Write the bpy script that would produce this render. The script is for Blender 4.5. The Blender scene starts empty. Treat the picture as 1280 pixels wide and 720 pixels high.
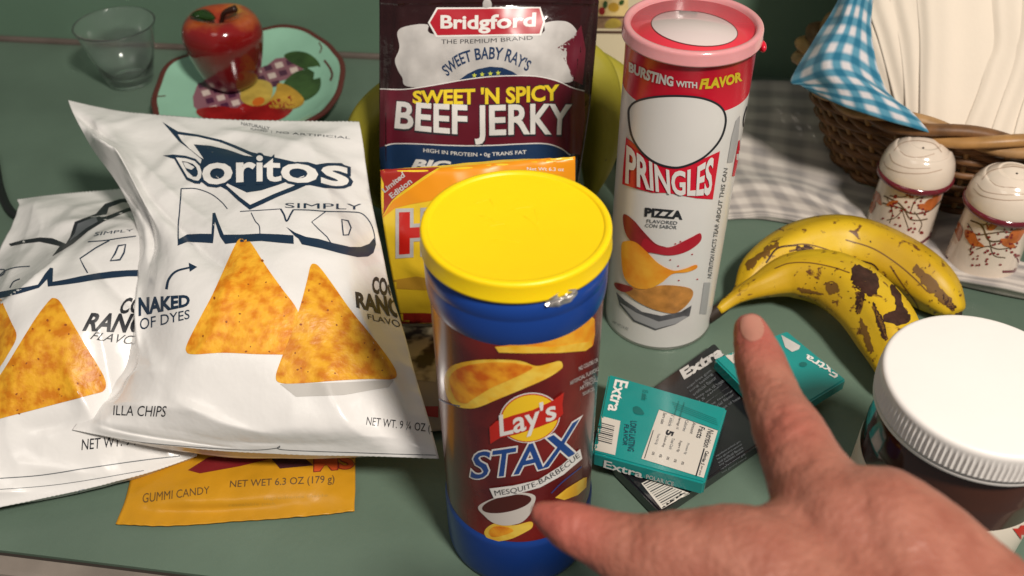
import bpy, bmesh, math, random
from mathutils import Vector, Matrix, noise, Euler
from mathutils.bvhtree import BVHTree
random.seed(7)
sc = bpy.context.scene
COL = sc.collection
R = math.radians
# ------------------------------------------------------------------ camera
TH, ROLL, FPX, CH = 0.7118, -0.0137, 1184.7, 0.463
fw = Vector((0, math.cos(TH), -math.sin(TH))); rt = Vector((1, 0, 0)); up = rt.cross(fw)
rt2 = rt*math.cos(ROLL)+up*math.sin(ROLL); up2 = -rt*math.sin(ROLL)+up*math.cos(ROLL)
CAM = Vector((0, 0, CH))
def ray(x, y): return fw+(x-640)/FPX*rt2+(360-y)/FPX*up2
def P(x, y, z=0.0):
    d = ray(x, y); return CAM+d*((z-CH)/d.z)
def D(x, y, dep): return CAM+ray(x, y)*dep
def PL(x, y, p, n):
    d = ray(x, y); return CAM+d*((p-CAM).dot(n)/d.dot(n))
cd = bpy.data.cameras.new('camera'); cam = bpy.data.objects.new('camera', cd); COL.objects.link(cam)
M = Matrix((rt2, up2, -fw)).transposed().to_4x4(); M.translation = CAM; cam.matrix_world = M
cd.sensor_width = 36; cd.lens = 36*FPX/1280; cd.clip_start = 0.01; cd.clip_end = 50
cd.dof.use_dof = True; cd.dof.focus_distance = 0.53; cd.dof.aperture_fstop = 10
sc.camera = cam
# ------------------------------------------------------------------ materials
def s2l(c):
    return tuple(((v/255)/12.92 if v/255 <= .04045 else ((v/255+.055)/1.055)**2.4) for v in c)
MATS = {}
def mat(name, col, rough=.5, spec=.5, var=0, scale=40, bump=0, bscale=60, metal=0, coat=0, sss=0, trans=0, alpha=1, col2=None, ramp=(.45, .6), detail=3, ior=1.45, bdist=.001, cr=.1):
    if name in MATS: return MATS[name]
    m = bpy.data.materials.new(name); m.use_nodes = True; nt = m.node_tree; b = nt.nodes['Principled BSDF']
    c = (*col, 1); b.inputs['Base Color'].default_value = c
    b.inputs['Roughness'].default_value = rough; b.inputs['Metallic'].default_value = metal
    b.inputs['Specular IOR Level'].default_value = spec; b.inputs['IOR'].default_value = ior
    b.inputs['Coat Weight'].default_value = coat; b.inputs['Coat Roughness'].default_value = cr
    b.inputs['Transmission Weight'].default_value = trans; b.inputs['Alpha'].default_value = alpha
    if sss:
        b.inputs['Subsurface Weight'].default_value = sss; b.inputs['Subsurface Radius'].default_value = (1, .35, .2); b.inputs['Subsurface Scale'].default_value = .004
    tc = nt.nodes.new('ShaderNodeTexCoord')
    if var or col2:
        n = nt.nodes.new('ShaderNodeTexNoise'); n.inputs['Scale'].default_value = scale; n.inputs['Detail'].default_value = detail
        nt.links.new(tc.outputs['Object'], n.inputs['Vector'])
        r = nt.nodes.new('ShaderNodeValToRGB'); nt.links.new(n.outputs['Fac'], r.inputs['Fac'])
        r.color_ramp.elements[0].position = ramp[0]; r.color_ramp.elements[1].position = ramp[1]
        if col2: r.color_ramp.elements[0].color = c; r.color_ramp.elements[1].color = (*col2, 1)
        else:
            r.color_ramp.elements[0].position = .3; r.color_ramp.elements[1].position = .7
            r.color_ramp.elements[0].color = (*[v*(1-var) for v in col], 1); r.color_ramp.elements[1].color = (*[min(1, v*(1+var)) for v in col], 1)
        nt.links.new(r.outputs['Color'], b.inputs['Base Color'])
    if bump:
        n = nt.nodes.new('ShaderNodeTexNoise'); n.inputs['Scale'].default_value = bscale; n.inputs['Detail'].default_value = 4
        nt.links.new(tc.outputs['Object'], n.inputs['Vector'])
        bp = nt.nodes.new('ShaderNodeBump'); bp.inputs['Strength'].default_value = bump; bp.inputs['Distance'].default_value = bdist
        nt.links.new(n.outputs['Fac'], bp.inputs['Height']); nt.links.new(bp.outputs['Normal'], b.inputs['Normal'])
    MATS[name] = m; return m
S = s2l
m_table = mat('green_paint', (.112, .164, .124), .36, .5, .16, 7, .22, 240, detail=8)
m_wall = mat('green_wall_paint', (.12, .20, .14), .5, .4, .08, 6, .15, 150)
m_trim = mat('grey_brown_trim', (.12, .095, .08), .5, .4, .2, 30, .2, 80)
m_dark = mat('dark_seam', (.03, .022, .018), .6)
m_film = mat('white_bag_film', (.77, .755, .735), .26, .5, .02, 20,   .55, 26, bdist=.0036, coat=.4, cr=.16)
m_navy = mat('navy_ink', (.012, .03, .062), .38)
m_ink = mat('dark_ink', (.02, .022, .028), .42)
m_inkgrey = mat('grey_ink', (.12, .13, .14), .42)
m_filmw = mat('white_ink', (.80, .78, .75), .3)
m_chip = mat('corn_chip_print', (.66, .21, .007), .42, .5, 0, 150, .6, 260, col2=(.84, .42, .028), ramp=(.36, .60), detail=5)
m_chip2 = mat('corn_chip_print_dark', (.56, .18, .006), .42, .5, 0, 140, .6, 260, col2=(.76, .38, .022), ramp=(.36, .60), detail=5)
m_speck = mat('chip_speckle', (.28, .075, .01), .5)
m_shade = mat('printed_grey_shade', (.50, .48, .45), .38)
# ------------------------------------------------------------------ helpers
def obj(name, bm, ms, parent=None, smooth=True, nrm=None):
    me = bpy.data.meshes.new(name); bm.to_mesh(me); bm.free()
    for m in (ms if isinstance(ms, (list, tuple)) else [ms]): me.materials.append(m)
    if smooth: me.shade_smooth()
    if nrm: me.normals_split_custom_set_from_vertices(nrm)
    o = bpy.data.objects.new(name, me); COL.objects.link(o)
    if parent is not None: o.parent = parent; o.matrix_parent_inverse = Matrix.Translation(-parent.location) if parent.type == 'EMPTY' else Matrix.Identity(4)
    if parent is not None and parent.type != 'EMPTY': o.matrix_parent_inverse = Matrix.Identity(4)
    return o
def tag(o, label, cat, group=None):
    o['label'] = label; o['category'] = cat
    if group: o['group'] = group
    return o
def thing(name, loc, label, cat, group=None):
    o = bpy.data.objects.new(name, None); COL.objects.link(o); o.location = loc; o.empty_display_size = .02
    return tag(o, label, cat, group)
def struct(name, bm, ms, smooth=False):
    o = obj(name, bm, ms, smooth=smooth); o['kind'] = 'structure'; return o
def lathe(prof, c, seg=96, mi=None, rf=None):
    """prof: list of (r,z); c: base centre"""
    bm = bmesh.new(); rings = []
    for k, (r, z) in enumerate(prof):
        if r < 1e-6: rings.append([bm.verts.new((c[0], c[1], c[2]+z))]); continue
        ring = []
        for i in range(seg):
            a = 2*math.pi*i/seg; rr = r*(rf(a, k) if rf else 1)
            ring.append(bm.verts.new((c[0]+rr*math.cos(a), c[1]+rr*math.sin(a), c[2]+z)))
        rings.append(ring)
    for k in range(len(rings)-1):
        A, B = rings[k], rings[k+1]
        for i in range(seg):
            j = (i+1) % seg
            if len(A) == 1 and len(B) == 1: continue
            if len(A) == 1: f = bm.faces.new((A[0], B[j], B[i]))
            elif len(B) == 1: f = bm.faces.new((A[i], A[j], B[0]))
            else: f = bm.faces.new((A[i], A[j], B[j], B[i]))
            if mi: f.material_index = mi(k)
    bmesh.ops.recalc_face_normals(bm, faces=bm.faces)
    return bm
def rprof(r0, z0, r1, z1, n=4):  # quarter round between two points (outer corner)
    return [(r0+(r1-r0)*math.sin(t*math.pi/2/n) if True else 0, z0+(z1-z0)*(1-math.cos(t*math.pi/2/n))) for t in range(n+1)]
def cr(p0, p1, p2, p3, t):
    return .5*((2*p1)+(-p0+p2)*t+(2*p0-5*p1+4*p2-p3)*t*t+(-p0+3*p1-3*p2+p3)*t**3)
def crpath(pts, t, closed=False):
    n = len(pts)
    if closed:
        f = t*n; i = int(math.floor(f)); t2 = f-i; g = lambda k: pts[k % n]
    else:
        f = min(max(t, 0), 1)*(n-1); i = min(int(f), n-2); t2 = f-i
        g = lambda k: pts[k] if 0 <= k < n else (2*pts[0]-pts[1] if k < 0 else 2*pts[-1]-pts[-2])
    return cr(g(i-1), g(i), g(i+1), g(i+2), t2)
def tube(bm, pts, rad, seg=12, n=40, prof=None, caps=True, flat=1.0, upv=Vector((0, 0, 1)), ring0=None):
    pts = [Vector(p) for p in pts]; rr = [Vector((r, 0, 0)) for r in rad]
    rings = []; prev = None
    for k in range(n+1):
        t = k/n; p = crpath(pts, t); q = crpath(pts, min(1, t+.01)); q0 = crpath(pts, max(0, t-.01)); tg = (q-q0).normalized()
        r = max(crpath(rr, t).x, 1e-5)
        if prev is None:
            a = tg.cross(upv)
            if a.length < .1: a = tg.cross(Vector((1, 0, 0)))
        else: a = prev-tg*prev.dot(tg)
        a.normalize(); b = tg.cross(a); prev = a
        ring = []
        for i in range(seg):
            th = 2*math.pi*i/seg; q = r*(prof(th, t) if prof else 1)
            ring.append(bm.verts.new(p+a*math.cos(th)*q+b*math.sin(th)*q*flat))
        rings.append(ring)
    fs = []
    for k in range(n):
        for i in range(seg):
            j = (i+1) % seg; fs.append(bm.faces.new((rings[k][i], rings[k][j], rings[k+1][j], rings[k+1][i])))
    if caps:
        fs.append(bm.faces.new(rings[0][::-1])); fs.append(bm.faces.new(rings[-1]))
    bmesh.ops.recalc_face_normals(bm, faces=fs)
    return rings
def sphere(bm, c, r, seg=10, sc_=(1, 1, 1)):
    bmesh.ops.create_uvsphere(bm, u_segments=seg, v_segments=max(4, seg//2+1), radius=1, matrix=Matrix.Translation(c) @ Matrix.Diagonal((r*sc_[0], r*sc_[1], r*sc_[2], 1)))
def prism(bm, poly, d):  # poly list of Vectors (planar-ish), extruded by d
    a = [bm.verts.new(p) for p in poly]; b = [bm.verts.new(Vector(p)+d) for p in poly]
    n = len(a); bm.faces.new(a); bm.faces.new(b[::-1])
    for i in range(n): bm.faces.new((a[i], a[(i+1) % n], b[(i+1) % n], b[i]))
    bmesh.ops.recalc_face_normals(bm, faces=bm.faces)
# --- surface from a control net: rows of (px,py,b)
def net(rows, pt, nrm, nu=90, nv=90, wr=None, post=None):
    pt = Vector(pt); nrm = Vector(nrm).normalized()
    W = [[PL(x, y, pt+nrm*b, nrm) for (x, y, b) in row] for row in rows]
    return netw(W, nrm, nu, nv, wr)
def netw(W, nrm, nu=90, nv=90, wr=None):
    cols = []
    for i in range(nu+1):
        u = i/nu; cp = [crpath(row, u) for row in W]
        cols.append([crpath(cp, j/nv) for j in range(nv+1)])
    G = [[cols[i][j] for i in range(nu+1)] for j in range(nv+1)]
    if wr:
        for j in range(nv+1):
            for i in range(nu+1):
                G[j][i] = G[j][i]+nrm*wr(i/nu, j/nv, G[j][i])
    return G
def grid_bm(G, thick=0, nrm=None, edge=0.0006):
    """open sheet, or closed pillow when thick: back sheet offset by thick*profile"""
    bm = bmesh.new(); uvl = bm.loops.layers.uv.new('UVMap'); nv = len(G)-1; nu = len(G[0])-1
    V = [[bm.verts.new(p) for p in row] for row in G]
    def f4(a, b, c, d, uv):
        f = bm.faces.new((a, b, c, d))
        for l, q in zip(f.loops, uv): l[uvl].uv = q
        return f
    for j in range(nv):
        for i in range(nu):
            f4(V[j][i], V[j+1][i], V[j+1][i+1], V[j][i+1], [(i/nu, 1-j/nv), (i/nu, 1-(j+1)/nv), ((i+1)/nu, 1-(j+1)/nv), ((i+1)/nu, 1-j/nv)])
    if thick:
        B = []
        for j in range(nv+1):
            row = []
            for i in range(nu+1):
                u, v = i/nu, j/nv
                w = (math.sin(math.pi*u)**.6)*(math.sin(math.pi*v)**.6) if 0 < i < nu and 0 < j < nv else 0
                row.append(bm.verts.new(G[j][i]-nrm*(edge+thick(u, v) if callable(thick) else edge+thick*w)))
            B.append(row)
        for j in range(nv):
            for i in range(nu): bm.faces.new((B[j][i], B[j][i+1], B[j+1][i+1], B[j+1][i]))
        for j in range(nv):
            bm.faces.new((V[j][0], B[j][0], B[j+1][0], V[j+1][0])); bm.faces.new((V[j][nu], V[j+1][nu], B[j+1][nu], B[j][nu]))
        for i in range(nu):
            bm.faces.new((V[0][i], V[0][i+1], B[0][i+1], B[0][i])); bm.faces.new((V[nv][i], B[nv][i], B[nv][i+1], V[nv][i+1]))
    return bm
# --- target of printing: smooth-normal ray casting from where a point shows
class Target:
    def __init__(s, bm, flat=False):
        s.flat = flat
        b = bm.copy(); bmesh.ops.triangulate(b, faces=b.faces); b.normal_update(); b.verts.ensure_lookup_table(); b.faces.ensure_lookup_table()
        s.v = [v.co.copy() for v in b.verts]; s.n = [v.normal.copy() for v in b.verts]; s.f = [[v.index for v in f.verts] for f in b.faces]
        s.bvh = BVHTree.FromPolygons(s.v, s.f); b.free()
    def hit(s, x, y):
        d = ray(x, y).normalized(); loc, n, i, dist = s.bvh.ray_cast(CAM, d)
        if loc is None: return None
        a, b, c = [s.v[k] for k in s.f[i]]; na, nb, nc = [s.n[k] for k in s.f[i]]
        A = (b-a).cross(c-a).length+1e-20; wa = (b-loc).cross(c-loc).length/A; wb = (c-loc).cross(a-loc).length/A; wc = max(0, 1-wa-wb)
        nn = n.copy() if s.flat else (na*wa+nb*wb+nc*wc).normalized()
        if nn.dot(d) > 0: nn = -nn
        return loc, nn
_tc = {}
def textmesh(s, offset=0.0, shear=0.0):
    k = (s, offset, shear)
    if k not in _tc:
        c = bpy.data.curves.new('t', 'FONT'); c.body = s; c.offset = offset; c.resolution_u = 3; c.shear = shear
        o = bpy.data.objects.new('t', c); COL.objects.link(o); bpy.context.view_layer.update()
        me = o.evaluated_get(bpy.context.evaluated_depsgraph_get()).to_mesh()
        vs = [(v.co.x, v.co.y) for v in me.vertices]; fs = [tuple(p.vertices) for p in me.polygons]
        o.to_mesh_clear() if False else None
        bpy.data.objects.remove(o); bpy.data.curves.remove(c)
        _tc[k] = (vs, fs)
    return _tc[k]
def V2(p): return Vector((p[0], p[1], 0))
def text(s, bot, top, bold=0.0, outline=0.0, shear=0.0):
    """flat 2-D mesh (photo coordinates) of a string laid between a bottom and a top curve"""
    if 'M' in s and len(s) > 2: bold = 0
    vs0, _ = textmesh(s, 0, shear)
    x0 = min(v[0] for v in vs0); x1 = max(v[0] for v in vs0); y0 = min(v[1] for v in vs0); y1 = max(v[1] for v in vs0)
    vs, fs = textmesh(s, bold+outline, shear)
    bot = [V2(p) for p in bot]; top = [V2(p) for p in top]
    out = []
    def ev(c, t):
        if t < 0: return c[0]+(crpath(c, .02)-c[0])/.02*t
        if t > 1: return c[-1]+(c[-1]-crpath(c, .98))/.02*(t-1)
        return crpath(c, t)
    for (x, y) in vs:
        u = (x-x0)/(x1-x0); w = (y-y0)/(y1-y0); a = ev(bot, u); b = ev(top, u); q = a+(b-a)*w; out.append((q.x, q.y))
    return out, fs
def poly(pts, smooth=False, n=None):
    if smooth:
        n = n or len(pts)*5; vp = [V2(p) for p in pts]; pts = [tuple(crpath(vp, k/n, True)[:2]) for k in range(n)]
    return list(pts), [tuple(range(len(pts)))]
def ell(cx, cy, rx, ry, rot=0, n=40):
    c, s = math.cos(R(rot)), math.sin(R(rot))
    return [(cx+rx*math.cos(a)*c-ry*math.sin(a)*s, cy+rx*math.cos(a)*s+ry*math.sin(a)*c) for a in [2*math.pi*k/n for k in range(n)]], [tuple(range(n))]
def stroke(pts, w, smooth=True, closed=False, n=None, taper=None):
    vp = [V2(p) for p in pts]
    if smooth: n = n or len(pts)*6; vp = [crpath(vp, k/n, closed) for k in range(n if closed else n+1)]
    N = len(vp); vs = []; fs = []
    for k, p in enumerate(vp):
        a = vp[(k-1) % N] if (closed or k > 0) else p; b = vp[(k+1) % N] if (closed or k < N-1) else p
        t = b-a; t = t.normalized() if t.length > 1e-9 else Vector((1, 0, 0)); ww = w*(taper(k/max(1, N-1)) if taper else 1)
        nn = Vector((-t.y, t.x, 0))*ww/2; vs += [tuple((p+nn)[:2]), tuple((p-nn)[:2])]
    for k in range(N if closed else N-1):
        j = (k+1) % N; fs.append((2*k, 2*k+1, 2*j+1, 2*j))
    return vs, fs
def cc(ox, oy, s):  # enlarged-crop coordinates -> photo coordinates
    return lambda pts: [(ox+x/s, oy+y/s) for x, y in pts]
def art(name, parent, T, items, step=5.0, base=.00025, maxe=.012):
    if name not in ('small_print', 'lettering', 'crisp_picture', 'side_lettering', 'corner_print', 'product_lettering'): return art1(name, parent, T, items, step, base, maxe)
    B = []; G = list(range(len(items)))
    for m, l, (vs, fs) in items: B.append((min(v[0] for v in vs)-3, min(v[1] for v in vs)-3, max(v[0] for v in vs)+3, max(v[1] for v in vs)+3))
    for i in range(len(B)):
        for j in range(i):
            a, b = B[i], B[j]
            if a[0] < b[2] and b[0] < a[2] and a[1] < b[3] and b[1] < a[3]:
                gi, gj = G[i], G[j]; G = [gj if g == gi else g for g in G]
    o = None
    for g in sorted(set(G)): o = art1(name, parent, T, [it for it, k in zip(items, G) if k == g], step, base, maxe)
    return o
def art1(name, parent, T, items, step=5.0, base=.00025, maxe=.012):
    """items: (material, layer, (verts,faces)). Cut small, dropped on target surface, one mesh."""
    ms = []; bmo = bmesh.new(); NR = []
    for m, layer, (vs, fs) in items:
        if m not in ms: ms.append(m)
        mi = ms.index(m); b = bmesh.new(); bv = [b.verts.new((x, y, 0)) for x, y in vs]
        for f in fs:
            try: b.faces.new([bv[k] for k in f])
            except ValueError: pass
        b.normal_update(); bmesh.ops.triangulate(b, faces=b.faces)
        bmesh.ops.remove_doubles(b, verts=b.verts, dist=1e-4)
        xs = [v.co.x for v in b.verts]; ys = [v.co.y for v in b.verts]
        if not xs: b.free(); continue
        for ax, lo, hi in ((0, min(xs), max(xs)), (1, min(ys), max(ys))):
            c = math.floor(lo/step)*step+step+.013
            while c < hi:
                pc = [0, 0, 0]; pn = [0, 0, 0]; pc[ax] = c; pn[ax] = 1
                bmesh.ops.bisect_plane(b, geom=b.verts[:]+b.edges[:]+b.faces[:], plane_co=pc, plane_no=pn, dist=1e-5); c += step
        bmesh.ops.triangulate(b, faces=[f for f in b.faces if len(f.verts) > 4])
        H = {v: T.hit(v.co.x, v.co.y) for v in b.verts}; off = base+layer*.00013; mp = {}
        for v, h in H.items():
            if h: mp[v] = bmo.verts.new(h[0]+h[1]*off); NR.append(h[1])
        for f in b.faces:
            if all(v in mp for v in f.verts):
                q = [mp[v] for v in f.verts]
                if max((q[i].co-q[i-1].co).length for i in range(len(q))) < maxe:
                    g = bmo.faces.new(q); g.material_index = mi; g.smooth = True
                    g.normal_update()
                    if g.normal.dot(H[f.verts[0]][1]) < 0: g.normal_flip()
        b.free()
    if not bmo.faces: bmo.free(); return None
    return obj(name, bmo, ms, parent, True, NR)
def nz(p, s, seed=0): return noise.noise(Vector((p[0]*s+seed, p[1]*s-seed, p[2]*s+seed*.5)))
def ridged(p, s, seed=0): return 1-abs(noise.noise(Vector((p[0]*s+seed, p[1]*s+seed*.3, p[2]*s))))*2

def rough(pts, amp, n=46, seed=0):
    vp = [V2(p) for p in pts]; o = []
    for k in range(n):
        p = crpath(vp, k/n, True); q_ = Vector((p.x*.13+seed, p.y*.13, seed)); o.append((p.x+amp*noise.noise(q_*2)+amp*.6*noise.noise(q_*6), p.y+amp*noise.noise(q_*2+Vector((9, 3, 1)))+amp*.6*noise.noise(q_*6+Vector((4, 3, 1)))))
    return o, [tuple(range(n))]
# ------------------------------------------------------------------ setting
def wally(x): return .889-.13*x
def fronty(x): return .270-.15*x
bm = bmesh.new()
a = [Vector((x, (fronty(x) if k == 0 else wally(x)), 0)) for x, k in ((-1.1, 0), (1.1, 0), (1.1, 1), (-1.1, 1))]
prism(bm, a, Vector((0, 0, -.03)))
struct('tabletop', bm, m_table)
bm = bmesh.new()
a = [Vector((x, wally(x)+.001, -.03)) for x in (-1.1, 1.1)]+[Vector((x, wally(x)+.03, -.03)) for x in (1.1, -1.1)]
prism(bm, a, Vector((0, 0, .63))); struct('back_wall', bm, m_wall)
bm = bmesh.new()  # bead along the wall foot
def line(x, off, z): return Vector((x, wally(x)-off, z))
for k in range(1):
    pr = [(0, .0055), (.002, .0053), (.0034, .004), (.004, .0025), (.004, .0003), (0, .0003)]
    A = [bm.verts.new(line(-1.1, o, z)) for o, z in pr]; B = [bm.verts.new(line(.0, o, z)) for o, z in pr]
    for i in range(len(pr)):
        j = (i+1) % len(pr); bm.faces.new((A[i], A[j], B[j], B[i]))
    bm.faces.new(A[::-1]); bm.faces.new(B)
bmesh.ops.recalc_face_normals(bm, faces=bm.faces)
struct('wall_bead', bm, m_trim)
bm = bmesh.new()  # dark joint and pale front edging of the table
prism(bm, [Vector((x, fronty(x)-o, -.002)) for x, o in ((-1.1, .0002), (1.1, .0002), (1.1, .0022), (-1.1, .0022))], Vector((0, 0, -.02)))
struct('edge_joint', bm, m_dark)
m_edge = mat('pale_brown_edging', (.20, .17, .145), .45, .4, .25, 25, .2, 60)
bm = bmesh.new()
pr = [(.0024, -.03), (.0024, -.0012), (.0034, .0004), (.012, .0006), (.014, -.001), (.0146, -.004), (.0146, -.007), (.021, -.0075), (.0225, -.010), (.0225, -.03)]
A = [bm.verts.new(Vector((-1.1, fronty(-1.1)-o, z))) for o, z in pr]; B = [bm.verts.new(Vector((1.1, fronty(1.1)-o, z))) for o, z in pr]
for i in range(len(pr)):
    j = (i+1) % len(pr); bm.faces.new((A[i], A[j], B[j], B[i]))
bm.faces.new(A[::-1]); bm.faces.new(B); bmesh.ops.recalc_face_normals(bm, faces=bm.faces)
struct('table_edging', bm, m_edge)

# ------------------------------------------------------------------ white chip bags
def crimp(v, lo=.035, hi=.965):
    return 1 if (v < lo or v > hi) else 0
def bagwr(seed, amp, folds=()):
    def f(u, v, p):
        e = min(1, min(u, 1-u)*8)*min(1, min(v, 1-v)*8)
        w = amp*(nz(p, 14, seed)*1.0+nz(p, 30, seed+3)*.2)+amp*.5*max(0, ridged(p, 20, seed)-.55)*1.6
        edge = math.exp(-min(u, 1-u)*14)*.0016*nz((p[0]*.4, p[1]*1.6, p[2]), 60, seed)
        c = 1-min(1, min(u, 1-u)*3.2)*min(1, min(v, 1-v)*2.6)
        w += (.25+c)*amp*(1.9*(ridged(p, 8, seed)-.45)+.6*(ridged(p, 18, seed+5)-.45)+.12*(ridged(p, 48, seed+2)-.4))*(.3+.7*e)
        w = w*(.25+.75*e)+edge
        for (u0, v0, u1, v1, wd, h) in folds:
            dx, dy = u1-u0, v1-v0; L = dx*dx+dy*dy; t = max(0, min(1, ((u-u0)*dx+(v-v0)*dy)/L))
            d = math.hypot(u-u0-dx*t, v-v0-dy*t); w += h*math.exp(-(d/wd)**1.3)*math.sin(math.pi*(.1+.8*t))
        if crimp(v): w += .00035*math.sin(u*2*math.pi*70)
        return w
    return f
# front bag
rowsA = [
 [(85,125,.004),(120,133,0),(160,140,-.002),(230,146,0),(310,150,.001),(385,151,.001),(449,152,0)],
 [(92,143,.008),(128,156,.008),(165,162,.007),(233,166,.008),(312,169,.008),(388,170,.007),(453,174,.003)],
 [(118,190,.006),(140,187,.022),(180,200,.016),(240,210,.024),(318,212,.027),(395,212,.023),(459,219,.004)],
 [(150,235,-.002),(164,232,.012),(190,246,.032),(250,258,.034),(328,262,.037),(404,262,.031),(467,264,.004)],
 [(172,288,.0),(184,292,.022),(212,302,.040),(262,312,.042),(340,315,.043),(418,315,.035),(478,314,.004)],
 [(168,345,.0),(184,350,.026),(214,358,.042),(272,365,.046),(350,368,.047),(428,368,.037),(488,362,.004)],
 [(166,400,.0),(180,405,.020),(216,414,.036),(276,425,.042),(358,428,.043),(438,428,.033),(505,415,.004)],
 [(150,455,.0),(172,460,.014),(215,470,.027),(280,482,.032),(365,486,.034),(448,485,.026),(519,468,.003)],
 [(122,500,.0),(155,510,.009),(210,520,.016),(285,531,.02),(370,535,.022),(455,536,.016),(534,518,.002)],
 [(98,525,.0),(145,537,.004),(205,545,.006),(285,554,.007),(375,558,.008),(460,559,.006),(545,558,.002)],
 [(90,537,0),(140,547,.0),(200,556,.001),(285,564,.001),(375,569,.002),(460,571,.001),(549,574,0)]]
nA = Vector((-.04, -.30, 1)).normalized(); pA = Vector((-.15, .352, .040))
foldsA = [(.0,.20,.24,.24,.04,.014),(.02,.10,.22,.17,.03,-.008),(.20,.22,.27,.36,.028,.012),(.24,.30,.16,.46,.03,-.008),(.26,.26,.60,.48,.022,-.0045),(.30,.20,.62,.40,.02,.003),(.08,.50,.18,.68,.03,.007),(.18,.66,.04,.80,.025,-.005),(.05,.74,.3,.70,.018,.004),(.6,.08,.95,.2,.02,.003),(.35,.76,.62,.84,.025,.004),(.86,.5,.95,.75,.02,.004),(.05,.80,.45,.78,.02,.003),(.35,.86,.75,.9,.03,-.002),(.72,.62,.86,.94,.03,.003),(.8,.05,.9,.4,.03,.0025),(.45,.03,.6,.2,.03,.002),(.02,.3,.16,.36,.02,-.006),(.1,.9,.5,.93,.012,-.002)]
GA = net(rowsA, pA, nA, 150, 150, bagwr(3.3, .0040, foldsA))
def thickA(mx):
    return lambda u, v: (0 if u in (0, 1) or v in (0, 1) else mx*(math.sin(math.pi*u)**.5)*(math.sin(math.pi*v)**.7)) if (v > .04 and v < .96) else 0
bagA = thing('chip_bag', (-.16, .45, .01), 'large white crumpled chip bag with two orange triangle chips, lying on the other white bag', 'chip bag', 'white bags of corn chips')
bm = grid_bm(GA, thickA(.045), nA); TA = Target(bm); obj('bag_film', bm, m_film, bagA)
q = cc(200, 140, 3.789)
logo = [(m_navy,0,poly(q([(12,48),(50,72),(85,93),(180,108),(290,133),(360,160),(430,190),(500,208),(570,222),(640,238),(700,238),(740,250),(790,242),(860,243),(880,258),(885,290),(915,330),(905,352),(860,360),(780,362),(700,345),(640,372),(560,402),(490,435),(425,464),(370,420),(320,372),(285,352),(240,345),(200,335),(180,322),(150,300),(110,262),(150,275),(165,262),(120,235),(60,222),(15,207),(60,203),(120,212),(165,230),(192,250),(198,225),(150,185),(90,140)]))),
 (m_filmw,1,poly(q([(85,108),(180,120),(285,145),(350,172),(440,213),(400,208),(320,180),(240,162),(160,155),(185,190),(208,225),(190,215),(140,175),(105,140)]))),
 (m_filmw,1,poly(q([(262,302),(330,345),(412,384),(480,374),(560,348),(640,318),(745,282),(700,318),(620,358),(540,390),(428,441),(380,405),(320,352)]))),
 (m_navy,2,text('oritos', q([(203,352),(420,338),(600,338),(890,358)]), q([(203,205),(420,205),(600,212),(890,225)]), .055)),
 (m_filmw,3,text('oritos', q([(207,346),(420,332),(600,332),(885,354)]), q([(207,212),(420,212),(600,218),(885,230)]), .022))]
logo += [(m_navy,2,text('D', q([(128,318),(208,350)]), q([(70,212),(196,226)]), .05)), (m_filmw,3,text('D', q([(133,312),(203,343)]), q([(78,220),(192,232)]), .01))]
art('logo', bagA, TA, logo, 4)
w = 2.6
nkd = [(m_navy,0,poly(q([(84,634),(86,605),(130,580),(190,577),(245,578),(249,480),(262,478),(280,530),(303,582),(380,582),(470,577),(560,580),(632,585),(634,626),(560,620),(480,612),(400,616),(310,626),(285,590),(260,520),(256,590),(252,622),(190,618),(130,616)]))),
 (m_navy,0,poly(q([(598,545),(640,572),(690,592),(750,602),(820,622),(900,640),(950,640),(990,625),(1012,598),(1022,630),(1010,668),(985,685),(935,688),(860,672),(770,648),(672,628),(655,600),(640,590)]))),
 (m_navy,0,stroke(q([(88,630),(86,560),(95,450),(100,365)]), 1.6)), (m_navy,0,stroke(q([(100,364),(170,364),(240,388),(290,425),(320,460)]), 1.2)),
 (m_navy,0,stroke(q([(432,478),(452,518),(470,540),(474,578)]), 1.2)), (m_navy,0,stroke(q([(380,472),(480,466),(572,460)]), 1.0, False)),
 (m_navy,0,stroke(q([(572,460),(588,488),(597,515),(606,512),(618,488),(632,464)]), 2.2)), (m_navy,0,stroke(q([(632,464),(710,466),(790,472),(900,474),(955,482),(992,520),(1012,570),(1020,630)]), 1.2)),
 (m_navy,0,stroke(q([(785,472),(750,498),(718,522),(750,555),(790,592),(808,620)]), 1.2, False)),
 (m_navy,0,stroke(q([(860,510),(890,516),(904,548),(892,583),(868,584),(864,550)]), 1.8, False, True)),
 (m_navy,0,text('SIMPLY', q([(592,455),(955,464)]), q([(592,432),(955,436)]), .03))]
art('product_lettering', bagA, TA, nkd, 4)
q0 = lambda p: p
q1 = cc(0, 180, 3); q2 = cc(200, 180, 3.27); q3 = cc(140, 400, 2.25)
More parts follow.
